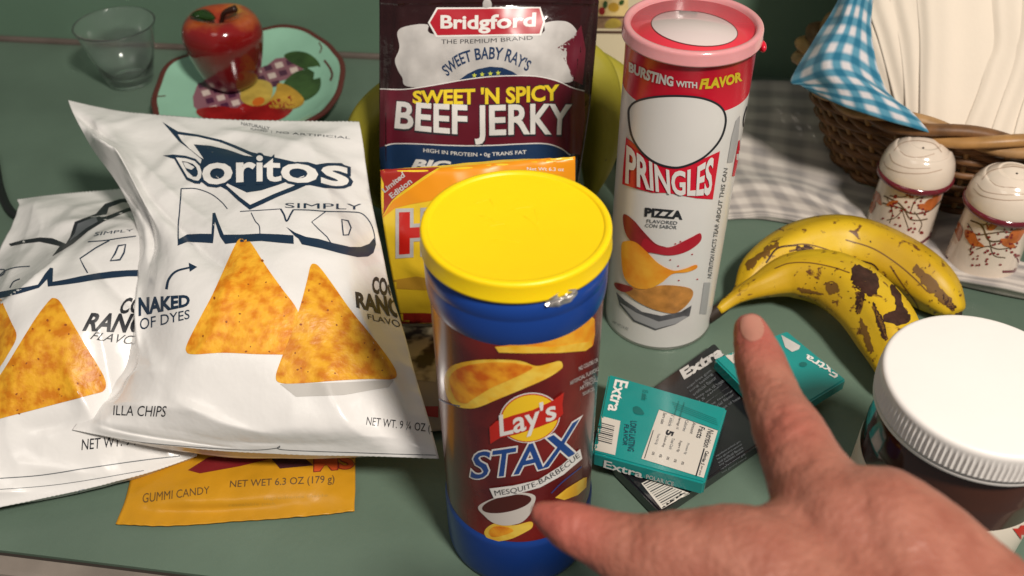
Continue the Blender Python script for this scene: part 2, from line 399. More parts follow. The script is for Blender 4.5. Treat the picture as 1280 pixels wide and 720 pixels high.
small = [(m_navy,0,text('NAKED', q1([(522,642),(710,606)]), q1([(522,580),(710,568)]), .045)),
 (m_navy,0,text('OF DYES', q1([(525,699),(712,655)]), q1([(525,655),(712,621)]), .004)),
 (m_navy,0,stroke(q1([(625,545),(634,508),(662,478),(715,463)]), 2.8, taper=lambda t: 1.25-.5*t)), (m_navy,0,poly(q1([(708,446),(740,462),(712,480)]))),
 (m_ink,0,text('COO', q2([(868,607),(965,628)]), q2([(868,545),(957,556)]), .045)),
 (m_ink,0,text('RANC', q2([(805,667),(985,712)]), q2([(800,608),(968,634)]), .05)),
 (m_ink,0,text('FLAVO', q2([(850,716),(985,752)]), q2([(846,694),(975,722)]), 0)),
 (m_ink,0,text('NET WT. 9 ¼ OZ (2', q3([(713,302),(905,324)]), q3([(718,272),(905,294)]), 0)),
 (m_ink,0,text('ILLA CHIPS', q3([(4,268),(150,272)]), q3([(6,240),(156,242)]), 0)),
 (m_inkgrey,0,text('NATURALLY', cc(200,140,3.789)([(385,62),(520,86)]), cc(200,140,3.789)([(385,48),(520,72)]), .01)),
 (m_inkgrey,0,text('FLAVORED  |  NO ARTIFICIAL', cc(200,140,3.789)([(430,90),(560,104),(900,132)]), cc(200,140,3.789)([(430,76),(560,92),(900,118)]), 0)),
 (m_inkgrey,0,stroke([(96,541),(180,553),(300,562),(345,560),(350,557),(356,562),(460,566),(545,569)], .9))]
art('small_print', bagA, TA, small, 4)
def specks(pl, n, seed, x0, x1, y0, y1, inside):
    rnd = random.Random(seed); out = []
    while len(out) < n:
        x, y = rnd.uniform(x0, x1), rnd.uniform(y0, y1)
        if inside(x, y): r = rnd.uniform(.6, 1.9); out.append((m_speck, 2, ell(x, y, r, r*rnd.uniform(.5, .9), rnd.uniform(0, 180), 8)))
    return out
def inpoly(pts):
    def f(x, y):
        c = False; n = len(pts)
        for i in range(n):
            (a, b), (d, e) = pts[i], pts[i-1]
            if (b > y) != (e > y) and x < (d-a)*(y-b)/(e-b)+a: c = not c
        return c
    return f
c1 = poly([(296,303),(303,299),(311,301),(318,310),(334,335),(352,360),(372,388),(380,420),(376,441),(330,443),(280,441),(242,443),(233,439),(235,428),(250,398),(266,368),(281,335)], True)
c2 = poly([(388,333),(393,330),(400,335),(415,355),(436,385),(460,415),(485,448),(495,466),(490,474),(460,474),(420,476),(380,479),(352,479),(345,471),(352,448),(365,415),(376,380),(384,350)], True)
art('chip_picture', bagA, TA, [(m_chip,0,c1)]+specks(c1, 16, 1, 235, 380, 300, 442, inpoly(c1[0])), 5)
art('chip_picture', bagA, TA, [(m_shade,0,poly([(350,480),(430,478),(492,475),(486,484),(430,494),(370,496)])),(m_chip2,1,c2)]+specks(c2, 18, 2, 345, 495, 330, 478, inpoly(c2[0])), 5)

# bag lying behind and to the left
rowsB = [
 [(22,250,0),(60,245,0),(100,240,0),(160,234,0),(230,226,.0),(300,218,0)],
 [(22,264,.004),(60,262,.008),(100,256,.008),(160,250,.008),(232,246,.006),(305,240,.003)],
 [(-5,318,.006),(45,312,.020),(98,285,.022),(165,268,.022),(238,270,.018),(318,270,.004)],
 [(-40,380,.004),(30,360,.044),(85,325,.050),(140,296,.046),(220,296,.035),(318,300,.005)],
 [(-70,440,.0),(10,410,.046),(70,378,.058),(135,355,.058),(220,350,.042),(312,352,.005)],
 [(-85,500,.0),(0,465,.040),(68,440,.050),(135,420,.050),(215,410,.038),(300,408,.005)],
 [(-95,560,0),(-10,525,.026),(62,505,.034),(130,488,.034),(205,474,.027),(285,466,.004)],
 [(-100,610,0),(-20,580,.010),(58,562,.017),(125,548,.017),(195,534,.014),(262,522,.002)],
 [(-105,642,0),(-30,622,.003),(50,604,.005),(118,591,.005),(185,576,.004),(248,562,.001)],
 [(-108,656,0),(-34,642,.0),(48,624,.0),(118,609,.0),(188,590,.0),(246,570,0)]]
nB = Vector((.02, -.16, 1)).normalized(); pB = Vector((-.27, .35, .012))
foldsB = [(.25,.18,.7,.30,.03,.006),(.5,.36,.75,.55,.025,-.006),(.45,.60,.62,.78,.03,.006),(.3,.7,.5,.72,.02,-.004),(.62,.75,.85,.70,.02,.005),(0,.45,.45,.28,.03,.005),(.3,.8,.6,.9,.03,.003),(.55,.5,.7,.85,.03,-.003),(.1,.85,.35,.93,.02,.003),(.0,.2,.3,.18,.03,-.003)]
GB = net(rowsB, pB, nB, 130, 130, bagwr(9.1, .0038, foldsB))
bagB = thing('chip_bag', (-.32, .45, .0), 'white chip bag at the left edge, partly covered by the larger white bag', 'chip bag', 'white bags of corn chips')
bm = grid_bm(GB, thickA(.03), nB); TB = Target(bm); obj('bag_film', bm, m_film, bagB)
q = cc(0, 230, 4)
art('logo', bagB, TB, [(m_ink,0,poly(q([(45,300),(110,282),(200,268),(262,272),(330,300),(350,268),(362,230),(375,190),(480,150),(525,100),(600,76),(720,66),(720,128),(640,138),(520,188),(440,238),(365,300),(262,362),(300,312),(200,290),(110,300),(55,312)]))),
 (m_inkgrey,1,poly(q([(390,200),(480,165),(490,190),(430,225),(385,262),(345,290),(375,250)]))),(m_shade,1,poly(q([(530,165),(545,120),(610,95),(690,85),(690,115),(640,122)])))], 4, maxe=.02)
art('product_lettering', bagB, TB, [
 (m_navy,0,poly(q([(-30,540),(0,540),(100,522),(190,504),(225,450),(250,420),(266,422),(264,490),(330,478),(400,463),(480,448),(560,437),(640,432),(720,430),(720,462),(640,463),(560,470),(480,480),(400,494),(320,505),(240,514),(236,478),(215,500),(195,520),(100,548),(0,572),(-30,576)]))),
 (m_navy,0,stroke(q([(548,283),(480,320),(400,374),(420,415),(438,446)]), 1.6, False)), (m_navy,0,stroke(q([(440,290),(520,284),(600,272),(680,262)]), 1.2)),
 (m_navy,0,stroke(q([(50,520),(68,490),(100,475)]), 1.4)), (m_navy,0,stroke(q([(0,455),(30,432),(80,418),(150,412)]), 1.2)), (m_navy,0,stroke(q([(0,428),(24,430),(20,448),(0,462)]), 1.4)),
 (m_navy,0,stroke(q([(552,385),(575,350),(592,310),(628,304),(620,345),(600,380)]), 2.2, False, True)),
 (m_navy,0,text('SIMPLY', q([(468,262),(668,236)]), q([(478,242),(668,226)]), .03))], 4, maxe=.02)
art('small_print', bagB, TB, [
 (m_ink,0,text('COOL', [(149,392),(200,388)], [(154,374),(203,368)], .035, 0, .2)), (m_ink,0,text('RANCH', [(104,413),(200,417)], [(111,392),(205,394)], .035, 0, .2)),
 (m_ink,0,text('FLAVORED', [(112,424),(200,436)], [(117,415),(203,423)], 0, 0, .2)), (m_ink,0,text('NET WT. 9 ¼ OZ', [(102,563),(200,553)], [(103,549),(200,540)], .005)),
 (m_inkgrey,0,stroke([(0,598),(50,594),(110,585),(180,575),(225,570)], 1.2)), (m_inkgrey,0,stroke([(0,612),(60,607),(110,600),(180,588)], .8)),
 (m_navy,0,ell(122,612,6,2.5,-8)), (mat('grey_blue_dot', (.15,.2,.28)),0,ell(103,614,5,2.5,-8)), (mat('blue_dot', (.03,.12,.3)),0,ell(150,606,7,2.8,-10)), (mat('red_dot', (.4,.03,.03)),0,ell(172,601,6,2.4,-12)), (mat('yellow_dot', (.6,.45,.03)),0,ell(195,593,7,2.6,-14))], 4)
c3 = poly([(62,376),(68,373),(75,377),(84,392),(100,420),(118,450),(131,474),(130,488),(112,494),(70,505),(20,518),(-25,528),(-30,510),(0,470),(25,430),(45,398)], True)
c4 = poly([(-50,500),(-40,450),(-15,385),(0,374),(6,384),(14,402),(21,420),(12,440),(-8,468)], True)
art('chip_picture', bagB, TB, [(m_chip2,1,c3)]+specks(c3, 22, 5, -20, 131, 376, 525, inpoly(c3[0])), 5)
art('chip_picture', bagB, TB, [(m_chip2,0,c4)], 5)

# ------------------------------------------------------------------ gummy candy bag under the chip bags
m_ybag = mat('yellow_brown_film', (.52, .25, .012), .32, .5, .08, 30, .4, 70, bdist=.0015)
m_dred = mat('dark_red_ink', (.17, .012, .015), .4)
m_brown = mat('brown_ink', (.11, .06, .02), .45)
rowsC = [[(178,505,0),(250,505,0),(330,505,0),(390,505,0),(443,508,0)],[(172,545,.003),(250,545,.008),(330,545,.009),(390,545,.008),(444,548,.002)],
 [(165,585,.003),(250,583,.009),(330,582,.010),(390,580,.009),(444,582,.002)],[(158,618,.002),(225,622,.006),(300,620,.008),(380,612,.006),(444,612,.002)],
 [(150,640,.001),(215,640,.0005),(300,636,.002),(380,630,.002),(443,628,.001)],[(144,654,0),(205,657,.0),(300,651,.0),(380,645,.0),(443,638,0)]]
GC = net(rowsC, (0, 0, .003), (0, 0, 1), 80, 60, lambda u, v, p: .0009*nz(p, 50, 2)+.0006*nz(p, 120, 5)+(.0002*math.sin(u*400) if v > .95 else 0))
cb = thing('candy_bag', (-.16, .36, 0), 'flat yellow gummy candy bag sticking out from under the large white chip bag', 'candy bag')
bm = grid_bm(GC, .0015, Vector((0, 0, 1))); TC_ = Target(bm); obj('bag_film', bm, m_ybag, cb)
art('lettering', cb, TC_, [(m_brown,0,text('GUMMI CANDY', [(178,629),(262,617)], [(179,617),(262,608)], .006)), (m_brown,0,text('NET WET 6.3 OZ (179 g)', [(287,612),(418,606)], [(288,601),(418,594)], .006)),
 (m_dred,0,poly([(235,588),(260,572),(335,560),(345,572),(300,583),(250,592)])), (mat('black_red', (.05,.01,.015)),0,poly([(338,572),(375,568),(392,582),(350,586)])),
 (mat('orange_red_ink', (.5,.07,.015), .4),1,text('MS', [(394,589),(441,585)], [(394,570),(441,566)], .03)), (m_dred,0,text('MS', [(394,589),(441,585)], [(394,570),(441,566)], .03, .03)),
 (mat('faint_brown', (.42,.23,.02)),0,text('ingredients inside', [(330,626),(410,622)], [(330,621),(410,617)], 0)), (mat('faint_brown', (.4,.2,.02)),0,text('resealable pack', [(286,634),(345,632)], [(286,629),(345,627)], 0))], 4)
# ------------------------------------------------------------------ beef jerky pouch
m_pouch = mat('dark_maroon_film', (.026, .009, .010), .16, .5, .3, 40, .8, 38, bdist=.003)
m_white = mat('white_print', (.74, .72, .69), .35); m_wgrey = mat('grey_white_print', (.50, .48, .46), .38, .5, .18, 60)
m_maroon = mat('maroon_print', (.115, .010, .022), .32); m_red = mat('red_print', (.42, .012, .025), .3)
m_blue = mat('navy_print', (.012, .035, .095), .32); m_yel = mat('yellow_print', (.80, .60, .03), .35)
def vnet(name, rows, pt, nrm, nu, nv, wr): return net(rows, pt, nrm, nu, nv, wr)
nJ = Vector((.02, -1, .16)).normalized(); pJ = Vector((0, .575, 0))
rowsJ = [[(474,-38,0),(540,-40,.0),(608,-41,.0),(680,-40,0),(751,-38,0)],[(474,-5,.001),(540,-6,.002),(608,-7,.003),(680,-6,.002),(749,-4,.001)],
 [(474,32,.002),(540,32,.008),(608,31,.010),(680,31,.008),(747,32,.001)],[(474,80,.001),(540,80,.015),(608,80,.018),(680,80,.015),(743,80,.001)],
 [(474,140,.001),(540,140,.019),(607,141,.022),(672,140,.019),(737,140,.001)],[(475,205,.001),(540,206,.021),(605,208,.024),(670,206,.021),(727,205,.001)],
 [(484,270,.002),(540,275,.024),(605,278,.028),(665,275,.024),(718,270,.001)],[(490,326,.002),(545,334,.020),(605,338,.025),(665,334,.020),(712,326,.002)]]
def jw(u, v, p):
    e = min(1, min(u, 1-u)*10)
    return e*(.0022*nz(p, 22, 4)+.0012*nz(p, 60, 8)+.0030*(ridged(p, 13, 2)-.5)*(1.3-v))+.0022*math.exp(-((u-.93-.03*math.sin(v*9))/.02)**2)+.002*math.exp(-((u-.06-.03*math.sin(v*7))/.02)**2)-.0012*(1 if min(u, 1-u) < .03 else 0)+.0016*math.exp(-((v-.150)/.007)**2)+.0016*math.exp(-((v-.175)/.006)**2)+(.0003*math.sin(v*500) if v < .1 else 0)
GJ = net(rowsJ, pJ, nJ, 90, 110, jw)
jk = thing('jerky_pouch', (0, .57, 0), 'dark maroon stand-up pouch of beef jerky with a white panel, tallest bag at the back', 'pouch')
bm = grid_bm(GJ, .018, nJ); TJ = Target(bm); obj('pouch_film', bm, m_pouch, jk)
q = cc(400, 0, 3.2)
art('front_panel', jk, TJ, [
 (m_wgrey,0,poly(q([(310,128),(345,105),(430,98),(470,140),(860,140),(900,92),(980,85),(1022,115),(1027,150),(1008,190),(985,225),(992,265),(1010,300),(1008,325),(960,330),(860,312),(680,312),(480,345),(350,345),(330,310),(312,280),(300,240),(318,190)]), True)),
 (m_maroon,0,poly(q([(950,190),(1010,150),(1045,100),(1062,200),(1050,340),(1010,320),(992,265)]))),
 (m_maroon,1,poly(q([(242,355),(330,356),(400,348),(480,335),(580,317),(680,305),(770,301),(860,303),(920,314),(960,327),(1010,350),(1056,362),(1060,480),(1040,620),(1000,612),(960,590),(900,572),(800,573),(700,578),(600,580),(500,578),(400,573),(300,572),(240,590)]))),
 (m_blue,1,poly(q([(240,590),(300,573),(400,574),(500,579),(600,581),(700,579),(800,574),(900,573),(960,591),(1000,613),(1030,640),(1020,720),(1000,800),(240,800)]))),
 (m_white,2,stroke(q([(242,355),(330,357),(400,349),(480,336),(580,318),(680,306),(770,302),(860,304),(920,315),(960,328),(1010,351),(1056,363)]), 1.3)),
 (m_white,2,stroke(q([(262,582),(300,574),(400,575),(500,580),(600,582),(700,580),(800,575),(900,574),(960,592),(1000,620)]), 1.3)),
 (m_blue,1,poly(q([(556,320),(590,295),(630,276),(680,266),(730,270),(770,286),(795,303),(770,301),(680,305),(580,317)])))], 4)
def star(cx, cy, r): return poly([(cx+(r if k % 2 == 0 else r*.42)*math.sin(k*math.pi/5), cy-(r if k % 2 == 0 else r*.42)*math.cos(k*math.pi/5)) for k in range(10)])
m_lgrn = mat('yellow_green_print', (.55, .6, .08), .35)
art('brand_badge', jk, TJ, [(m_white,1,poly(q([(432,90),(466,30),(882,28),(900,88),(884,142),(464,148)]))), (m_red,2,poly(q([(440,90),(471,37),(877,34),(892,88),(877,135),(470,141)]))),
 (m_white,3,text('Bridgford', q([(485,128),(660,132),(858,122)]), q([(485,62),(660,62),(862,52)]), .03))], 4)
art('lettering', jk, TJ, [
 (m_ink,1,text('THE PREMIUM BRAND', q([(485,176),(660,172),(852,158)]), q([(485,158),(660,155),(850,143)]), .02)),
 (m_blue,1,text("SWEET BABY RAY'S", q([(510,305),(572,256),(660,236),(750,246),(828,285)]), q([(484,268),(556,212),(660,188),(764,197),(848,246)]), .02)),
 (m_lgrn,2,star(*q([(618,301)])[0], 3.4)), (m_lgrn,2,star(*q([(649,297)])[0], 3.4)), (m_lgrn,2,star(*q([(682,294)])[0], 3.4)), (m_lgrn,2,star(*q([(713,291)])[0], 3.4)),
 (m_ink,2,text("SWEET 'N SPICY", q([(378,415),(660,417),(953,401)]), q([(378,360),(660,350),(953,335)]), .05)),
 (m_yel,3,text("SWEET 'N SPICY", q([(375,412),(660,414),(950,398)]), q([(375,363),(660,352),(950,337)]), .035)),
 (m_ink,2,text('BEEF JERKY', q([(302,548),(480,570),(660,580),(840,576),(990,580)]), q([(312,408),(480,418),(660,424),(840,418),(1000,420)]), .045)),
 (m_white,3,text('BEEF JERKY', q([(300,542),(480,564),(660,574),(840,570),(988,574)]), q([(312,408),(480,418),(660,424),(840,418),(1000,420)]), .024)),
 (m_white,2,text('HIGH IN PROTEIN • 0g TRANS FAT', q([(415,612),(620,629),(825,619)]), q([(415,592),(620,610),(825,600)]), .01)),
 (m_white,2,text('BIG', q([(368,678),(520,680)]), q([(375,638),(520,645)]), .05, 0, .2))], 4)
bm = bmesh.new(); h = TJ.hit(609, 6)
bmesh.ops.create_uvsphere(bm, u_segments=14, v_segments=8, radius=1, matrix=Matrix.Translation(h[0]+h[1]*.0006) @ nJ.to_track_quat('Z', 'Y').to_matrix().to_4x4() @ Matrix.Diagonal((.0032, .0042, .0006, 1)))
obj('hang_hole', bm, m_wgrey, jk)
# ------------------------------------------------------------------ yellow candy bag behind the dark red can
m_yfilm = mat('yellow_film', (.80, .50, .02), .3, .5, 0, 8, .35, 60, col2=(.85, .60, .03), ramp=(.35, .65), bdist=.0012)
m_orange = mat('orange_print', (.80, .29, .01), .32); m_rprint = mat('brick_red_print', (.34, .022, .014), .35)
nH = Vector((.0, -1, .2)).normalized(); pH = Vector((0, .48, 0))
rowsH = [[(475,213,0),(535,210,0),(600,205,0),(660,200,0),(719,196,0)],[(476,221,.002),(535,218,.004),(600,214,.005),(660,210,.004),(719,207,.001)],
 [(477,262,.001),(537,262,.011),(600,262,.013),(660,260,.011),(719,256,.001)],[(485,318,.001),(540,320,.013),(600,322,.015),(660,320,.013),(718,316,.001)],
 [(495,370,.001),(545,374,.009),(600,376,.010),(660,374,.009),(716,370,.001)],[(502,402,0),(550,406,.001),(600,408,.001),(660,406,.001),(714,402,0)]]
GH = net(rowsH, pH, nH, 80, 70, lambda u, v, p: min(1, min(u, 1-u)*8)*(.0016*nz(p, 30, 6)+.0009*nz(p, 80, 1)+.0022*(ridged(p, 18, 4)-.5))+(.00035*math.sin(u*420) if (v < .05 or v > .95) else 0))
hb = thing('candy_bag', (0, .48, 0), 'upright yellow candy bag with red letter H and dark red corner, behind the can', 'candy bag')
bm = grid_bm(GH, .012, nH); THb = Target(bm); obj('bag_film', bm, m_yfilm, hb)
q = cc(460, 180, 3.27)
art('corner_print', hb, THb, [(m_orange,0,poly(q([(200,165),(300,98),(500,80),(700,62),(846,50),(846,150),(700,140),(500,160),(300,225),(180,245),(110,262),(62,300),(62,262)]))),
 (m_rprint,1,poly(q([(45,106),(300,96),(240,128),(180,170),(130,205),(95,240),(65,290),(52,300)]))), (m_yel,2,stroke(q([(300,96),(240,128),(180,170),(130,205),(95,240),(65,290)]), 1.1)),
 (m_rprint,0,poly(q([(120,690),(230,690),(400,700),(400,730),(125,730)]))),(mat('gold_brown_print',(.55,.30,.03),.35),0,poly(q([(75,560),(200,540),(300,560),(300,600),(90,590)])))], 4)
art('lettering', hb, THb, [(m_wgrey,2,text('Limited', q([(70,198),(152,132)]), q([(58,182),(140,114)]), .03)), (m_wgrey,2,text('Edition', q([(100,222),(182,158)]), q([(86,205),(168,140)]), .03)),
 (m_wgrey,1,text('H', q([(140,438),(262,430)]), q([(140,290),(262,285)]), .055, .07)), (mat('bright_red_print',(.55,.015,.01),.3),2,text('H', q([(140,438),(262,430)]), q([(140,290),(262,285)]), .055)),
 (m_white,1,text('Net Wt 6.3 oz', q([(650,108),(800,110)]), q([(650,94),(800,96)]), .01))], 4)
# ------------------------------------------------------------------ small packet lying under it
m_pk = mat('dark_brown_cream_print', (.035, .022, .015), .35, .5, 0, 45, .3, 60, col2=(.46, .38, .24), ramp=(.46, .56), bdist=.001)
m_pkb = mat('cream_brown_film', (.30, .25, .19), .4)
GK = net([[(470,395,0),(520,396,0),(580,398,0),(620,400,0)],[(470,440,.006),(520,440,.010),(580,440,.010),(620,440,.004)],[(470,490,.008),(520,490,.011),(580,488,.010),(620,486,.004)],[(470,540,.001),(520,541,.001),(580,535,.001),(620,530,.001)]],
         (0, 0, .003), (0, 0, 1), 50, 50, lambda u, v, p: .0014*nz(p, 50, 2))
pk = thing('snack_packet', P(530, 480), 'small packet with dark brown and cream picture lying between the white bag and red can', 'packet')
bm = grid_bm(GK, .002, Vector((0, 0, 1))); TK = Target(bm); obj('packet_film', bm, m_pkb, pk)
art('picture', pk, TK, [(m_pk,0,poly([(500,408),(545,408),(545,478),(512,474),(503,440)])), (m_rprint,0,poly([(530,508),(548,508),(548,522),(532,520)])), (m_rprint,0,poly([(490,400),(550,400),(550,404),(490,405)]))], 4)
# ------------------------------------------------------------------ dark red crisp can with yellow lid
SX, SY = .0021, .3264
st = thing('crisp_can', (SX, SY, 0), 'dark red and blue can of crisps with a bright yellow lid, behind the thumb', 'can')
m_sblue = mat('blue_plastic', (.008, .045, .24), .28, .5, .05, 20, .1, 40)
m_smar = mat('dark_red_label', (.085, .006, .007), .27, .5, 0, 17, .12, 70, col2=(.24, .016, .012), ramp=(.42, .68), coat=.3, detail=6)
m_ylid = mat('yellow_plastic', (.86, .60, .004), .38, .45, .02, 30, .12, 150, sss=.05)
zb0, zb1, zl0, zl1 = 0, .0405, .184, .2095
prof = [(0, .0015), (.034, .0015), (.0385, 0), (.0402, .002), (.0406, .006), (.0406, .036), (.0402, .0396), (.0396, .0405), (.0396, .0412)]
nlab = len(prof)
prof += [(.0396, .0412+(.183-.0412)*k/24) for k in range(1, 25)]
n2 = len(prof)
prof += [(.0398, .1838), (.0405, .186), (.0408, .190), (.0408, .1965), (.0406, .1972), (.0406, .1982), (.0408, .199), (.0408, .2075), (.0385, .2085), (.0385, .2120), (0, .2120)]
bm = lathe(prof[:nlab], (SX, SY, 0), 128); obj('base', bm, m_sblue, st)
bm = lathe(prof[nlab-1:n2], (SX, SY, 0), 128); _b = lathe([(.0396, .03), (.0396, .20)], (SX, SY, 0), 128); TSx = Target(_b); _b.free(); obj('label_sleeve', bm, m_smar, st)
bm = lathe(prof[n2-1:], (SX, SY, 0), 128); TSn = Target(bm); obj('neck', bm, m_sblue, st)
lp = [(0, .2176), (.0375, .2176), (.0378, .2177), (.0381, .2182), (.0384, .2186), (.0400, .2186), (.0409, .2183), (.0413, .2175), (.0414, .2165), (.0415, .2105), (.0418, .2098), (.0418, .2088), (.0410, .2087), (.0405, .2100)]
bm = lathe(lp, (SX, SY, 0), 160); TL = Target(bm); lid = obj('lid', bm, m_ylid, st)
bm = bmesh.new()   # faint moulded marks on the lid
for (x0, y0, x1, y1) in ((593,255,612,249),(612,249,618,262),(600,270,622,278),(640,262,668,258),(655,270,676,290),(610,283,632,280),(668,262,672,280),(615,300,650,303)):
    a, b = TL.hit(x0, y0), TL.hit(x1, y1)
    if a and b: tube(bm, [a[0], (a[0]+b[0])/2+Vector((.0004, .0004, 0)), b[0]], [.00009]*3, 5, 5)
obj('moulded_mark', bm, m_ylid, lid)
bm = bmesh.new(); rnd = random.Random(4)   # peeled foil showing under the lid
h = TSn.hit(702, 373); c0 = h[0]+h[1]*.0012; tn = Vector((-h[1].y, h[1].x, 0)).normalized(); vs = []
cv = bm.verts.new(c0+h[1]*.0004)
rings = []
for k in (1, 2, 3):
    rg = []
    for i in range(18):
        a = 2*math.pi*i/18; rr = k/3*(1+rnd.uniform(-.08, .08))
        rg.append(bm.verts.new(c0+tn*math.cos(a)*.0078*rr+Vector((0, 0, .0040*math.sin(a)*rr))+h[1]*(rnd.uniform(-.0007, .0009)-.0008*rr*rr)))
    rings.append(rg)
for i in range(18):
    j = (i+1) % 18; bm.faces.new((cv, rings[0][i], rings[0][j]))
    for k in (0, 1): bm.faces.new((rings[k][i], rings[k+1][i], rings[k+1][j], rings[k][j]))
m_foil = mat('silver_foil', (.72, .68, .64), .3, .5, .1, 300, metal=.75)
fo = obj('foil_seal', bm, m_foil, st, smooth=False)
q = cc(500, 380, 2.118)
m_cr = mat('crisp_print', (.80, .26, .01), .3, .5, 0, 70, .2, 200, col2=(.88, .52, .04), ramp=(.38, .62)); m_cro = mat('crisp_seasoning', (.62, .12, .005), .3, .5, 0, 90, .2, 200, col2=(.88, .38, .02), ramp=(.38, .6), detail=5)
m_cry = mat('crisp_edge_yellow', (.80, .42, .02), .35, .5, 0, 90, .2, 200, col2=(.86, .60, .08), ramp=(.38, .62))
art('crisp_picture', st, TSx, [(m_cry,0,poly(q([(118,205),(124,180),(145,160),(200,148),(260,146),(320,150),(360,163),(395,156),(422,150),(430,160),(425,172),(390,195),(330,222),(262,250),(215,270),(185,276),(150,270),(128,250)]), True)),
 (m_cro,1,poly(q([(132,205),(140,182),(165,166),(210,156),(270,153),(320,158),(350,168),(300,195),(240,222),(195,250),(175,262),(148,250)]), True))], 4)
art('crisp_picture', st, TSx, [(m_cr,0,poly(q([(252,112),(330,103),(400,88),(460,58),(500,25),(514,40),(515,80),(510,108),(490,122),(420,126),(330,128),(262,126)]))), (m_cry,1,poly(q([(252,112),(300,110),(400,112),(505,98),(508,110),(490,123),(420,128),(330,129),(262,127)])))], 4)
art('crisp_picture', st, TSx, [(m_cry,0,poly(q([(224,608),(232,590),(260,578),(300,585),(346,575),(350,590),(330,604),(290,622),(245,627)]), True)), (m_cro,1,poly(q([(236,602),(250,588),(285,590),(300,600),(270,612),(245,615)]), True)),
 (m_cry,0,poly(q([(410,512),(440,488),(485,460),(494,458),(492,485),(470,505),(435,518)])))], 4)
m_bowlw = mat('bowl_white_print', (.62, .57, .52), .3); m_sauce = mat('sauce_brown_print', (.07, .012, .008), .25)
art('bowl_picture', st, TSx, [(m_bowlw,1,poly(q([(208,535),(250,512),(310,498),(356,505),(352,535),(340,560),(318,578),(280,585),(248,578),(225,560)]), True)), (m_sauce,2,ell(*q([(283,527)])[0], 31, 10, -12))], 4)
m_lyel = mat('logo_yellow', (.86, .55, .02), .3); m_lred = mat('logo_red', (.50, .02, .012), .3); m_lblue = mat('stax_blue', (.015, .06, .24), .3)
cx, cy = q([(343, 300)])[0]
art('logo', st, TSx, [(m_white,0,ell(cx, cy, 38.2, 31, -14)), (m_lred,1,ell(cx, cy, 36.8, 29.8, -14)), (m_lyel,2,ell(cx, cy, 35.2, 28.6, -14)),
 (m_lred,3,poly(q([(238,324),(255,308),(300,292),(350,278),(400,255),(432,232),(428,262),(430,288),(415,304),(370,322),(310,342),(265,352),(240,368)]), False)),
 (m_white,4,text("Lay's", q([(268,364),(340,346),(412,316)]), q([(264,290),(335,270),(408,247)]), .018))], 4)
sb = q([(190,461),(260,455),(330,445),(400,426),(474,388)]); stp = q([(186,392),(255,386),(320,375),(395,350),(470,305)])
art('product_lettering', st, TSx, [(m_white,1,text('STAX', sb, stp, .012, .035, .2)), (m_lblue,2,text('STAX', sb, stp, .012, 0, .2)),
 (m_white,3,poly(q([(238,486),(300,478),(365,463),(425,425),(474,382),(480,408),(430,450),(370,483),(300,503),(250,513)]))),
 (m_ink,4,text('MESQUITE-BARBECUE', q([(254,507),(310,498),(367,478),(425,445),(475,404)]), q([(250,491),(308,482),(362,464),(418,431),(468,391)]), .01))], 4)
art('small_print', st, TSx, [(m_wgrey,0,text(s, q([a, b]), q([c, d]), .01)) for s, a, b, c, d in (
 ('NO COLORS OR', (474,176), (524,152), (472,166), (522,142)), ('ARTIFICIAL FLAVORS', (450,214), (526,176), (448,205), (524,166)), ('NO MSG', (486,212), (516,198), (484,203), (515,189)), ('ARTIFICIAL', (476,228), (522,204), (474,219), (520,195)), ('SOURCES', (484,242), (514,227), (482,234), (512,219)))]
 +[(m_lblue,0,stroke(q([(98,248),(125,262),(160,270)]), 1.6)), (m_lblue,0,stroke(q([(400,500),(430,470),(480,430)]), 1.2))], 4)
# ------------------------------------------------------------------ tall crisp tube with the red top
PX_, PY_ = .1051, .506
pr_ = thing('crisp_tube', (PX_, PY_, 0), 'tall white and red cylindrical crisp tube with a clear plastic lid', 'tube')
m_pw = mat('white_label', (.70, .68, .65), .26, .5, .03, 20, .06, 60); m_pred = mat('red_label', (.62, .012, .035), .25, .5, .04, 20)
m_tin = mat('tin_metal', (.55, .53, .5), .3, metal=.9)
bm = lathe([(0, .001), (.0355, .001), (.0365, 0), (.0378, .0004), (.0380, .0016), (.0376, .0026)], (PX_, PY_, 0), 128); obj('metal_base', bm, m_tin, pr_)
prof = [(.0375, .0026+(.186-.0026)*k/24) for k in range(25)]
bm = lathe(prof, (PX_, PY_, 0), 128); _b = lathe([(.0375, .0), (.0375, .216)], (PX_, PY_, 0), 128); TP = Target(_b); _b.free(); bdy = obj('label_sleeve', bm, m_pw, pr_)
bm = lathe([(.0375, .186), (.0375, .2165), (.0383, .2175), (.0383, .2200), (.0368, .2205), (.0368, .2170), (0, .2170)], (PX_, PY_, 0), 128); TPr = Target(bm)
obj('red_band', bm, m_pred, pr_)
m_clid = mat('pink_clear_plastic', (.66, .29, .30), .2, .5, .04, 60, .1, 120, sss=.1, coat=.3)
m_clidred = mat('red_under_clear_lid', (.62, .035, .055), .2, .5, .12, 14, .06, 60, coat=.8)
bm = lathe([(.0350, .2222), (.0356, .2240), (.0366, .2250), (.0384, .2250), (.0394, .2243), (.0398, .2230), (.0398, .2185), (.0401, .2178), (.0401, .2168), (.0390, .2168)], (PX_, PY_, 0), 128)
plid = obj('lid', bm, m_clid, pr_)
bm = lathe([(0, .2222), (.0352, .2222), (.0352, .2190)], (PX_, PY_, 0), 128); TPl = Target(bm); dsk = obj('lid_disc', bm, m_clidred, plid)
ta = Vector((PX_+.0385, PY_-.012, .2148)); bm = bmesh.new(); sphere(bm, ta, .0030, 12, (.7, 1.6, 1.0)); obj('lid_tab', bm, m_pred, plid)
m_lgr = mat('pale_pink_print', (.60, .50, .48), .22, coat=.6)
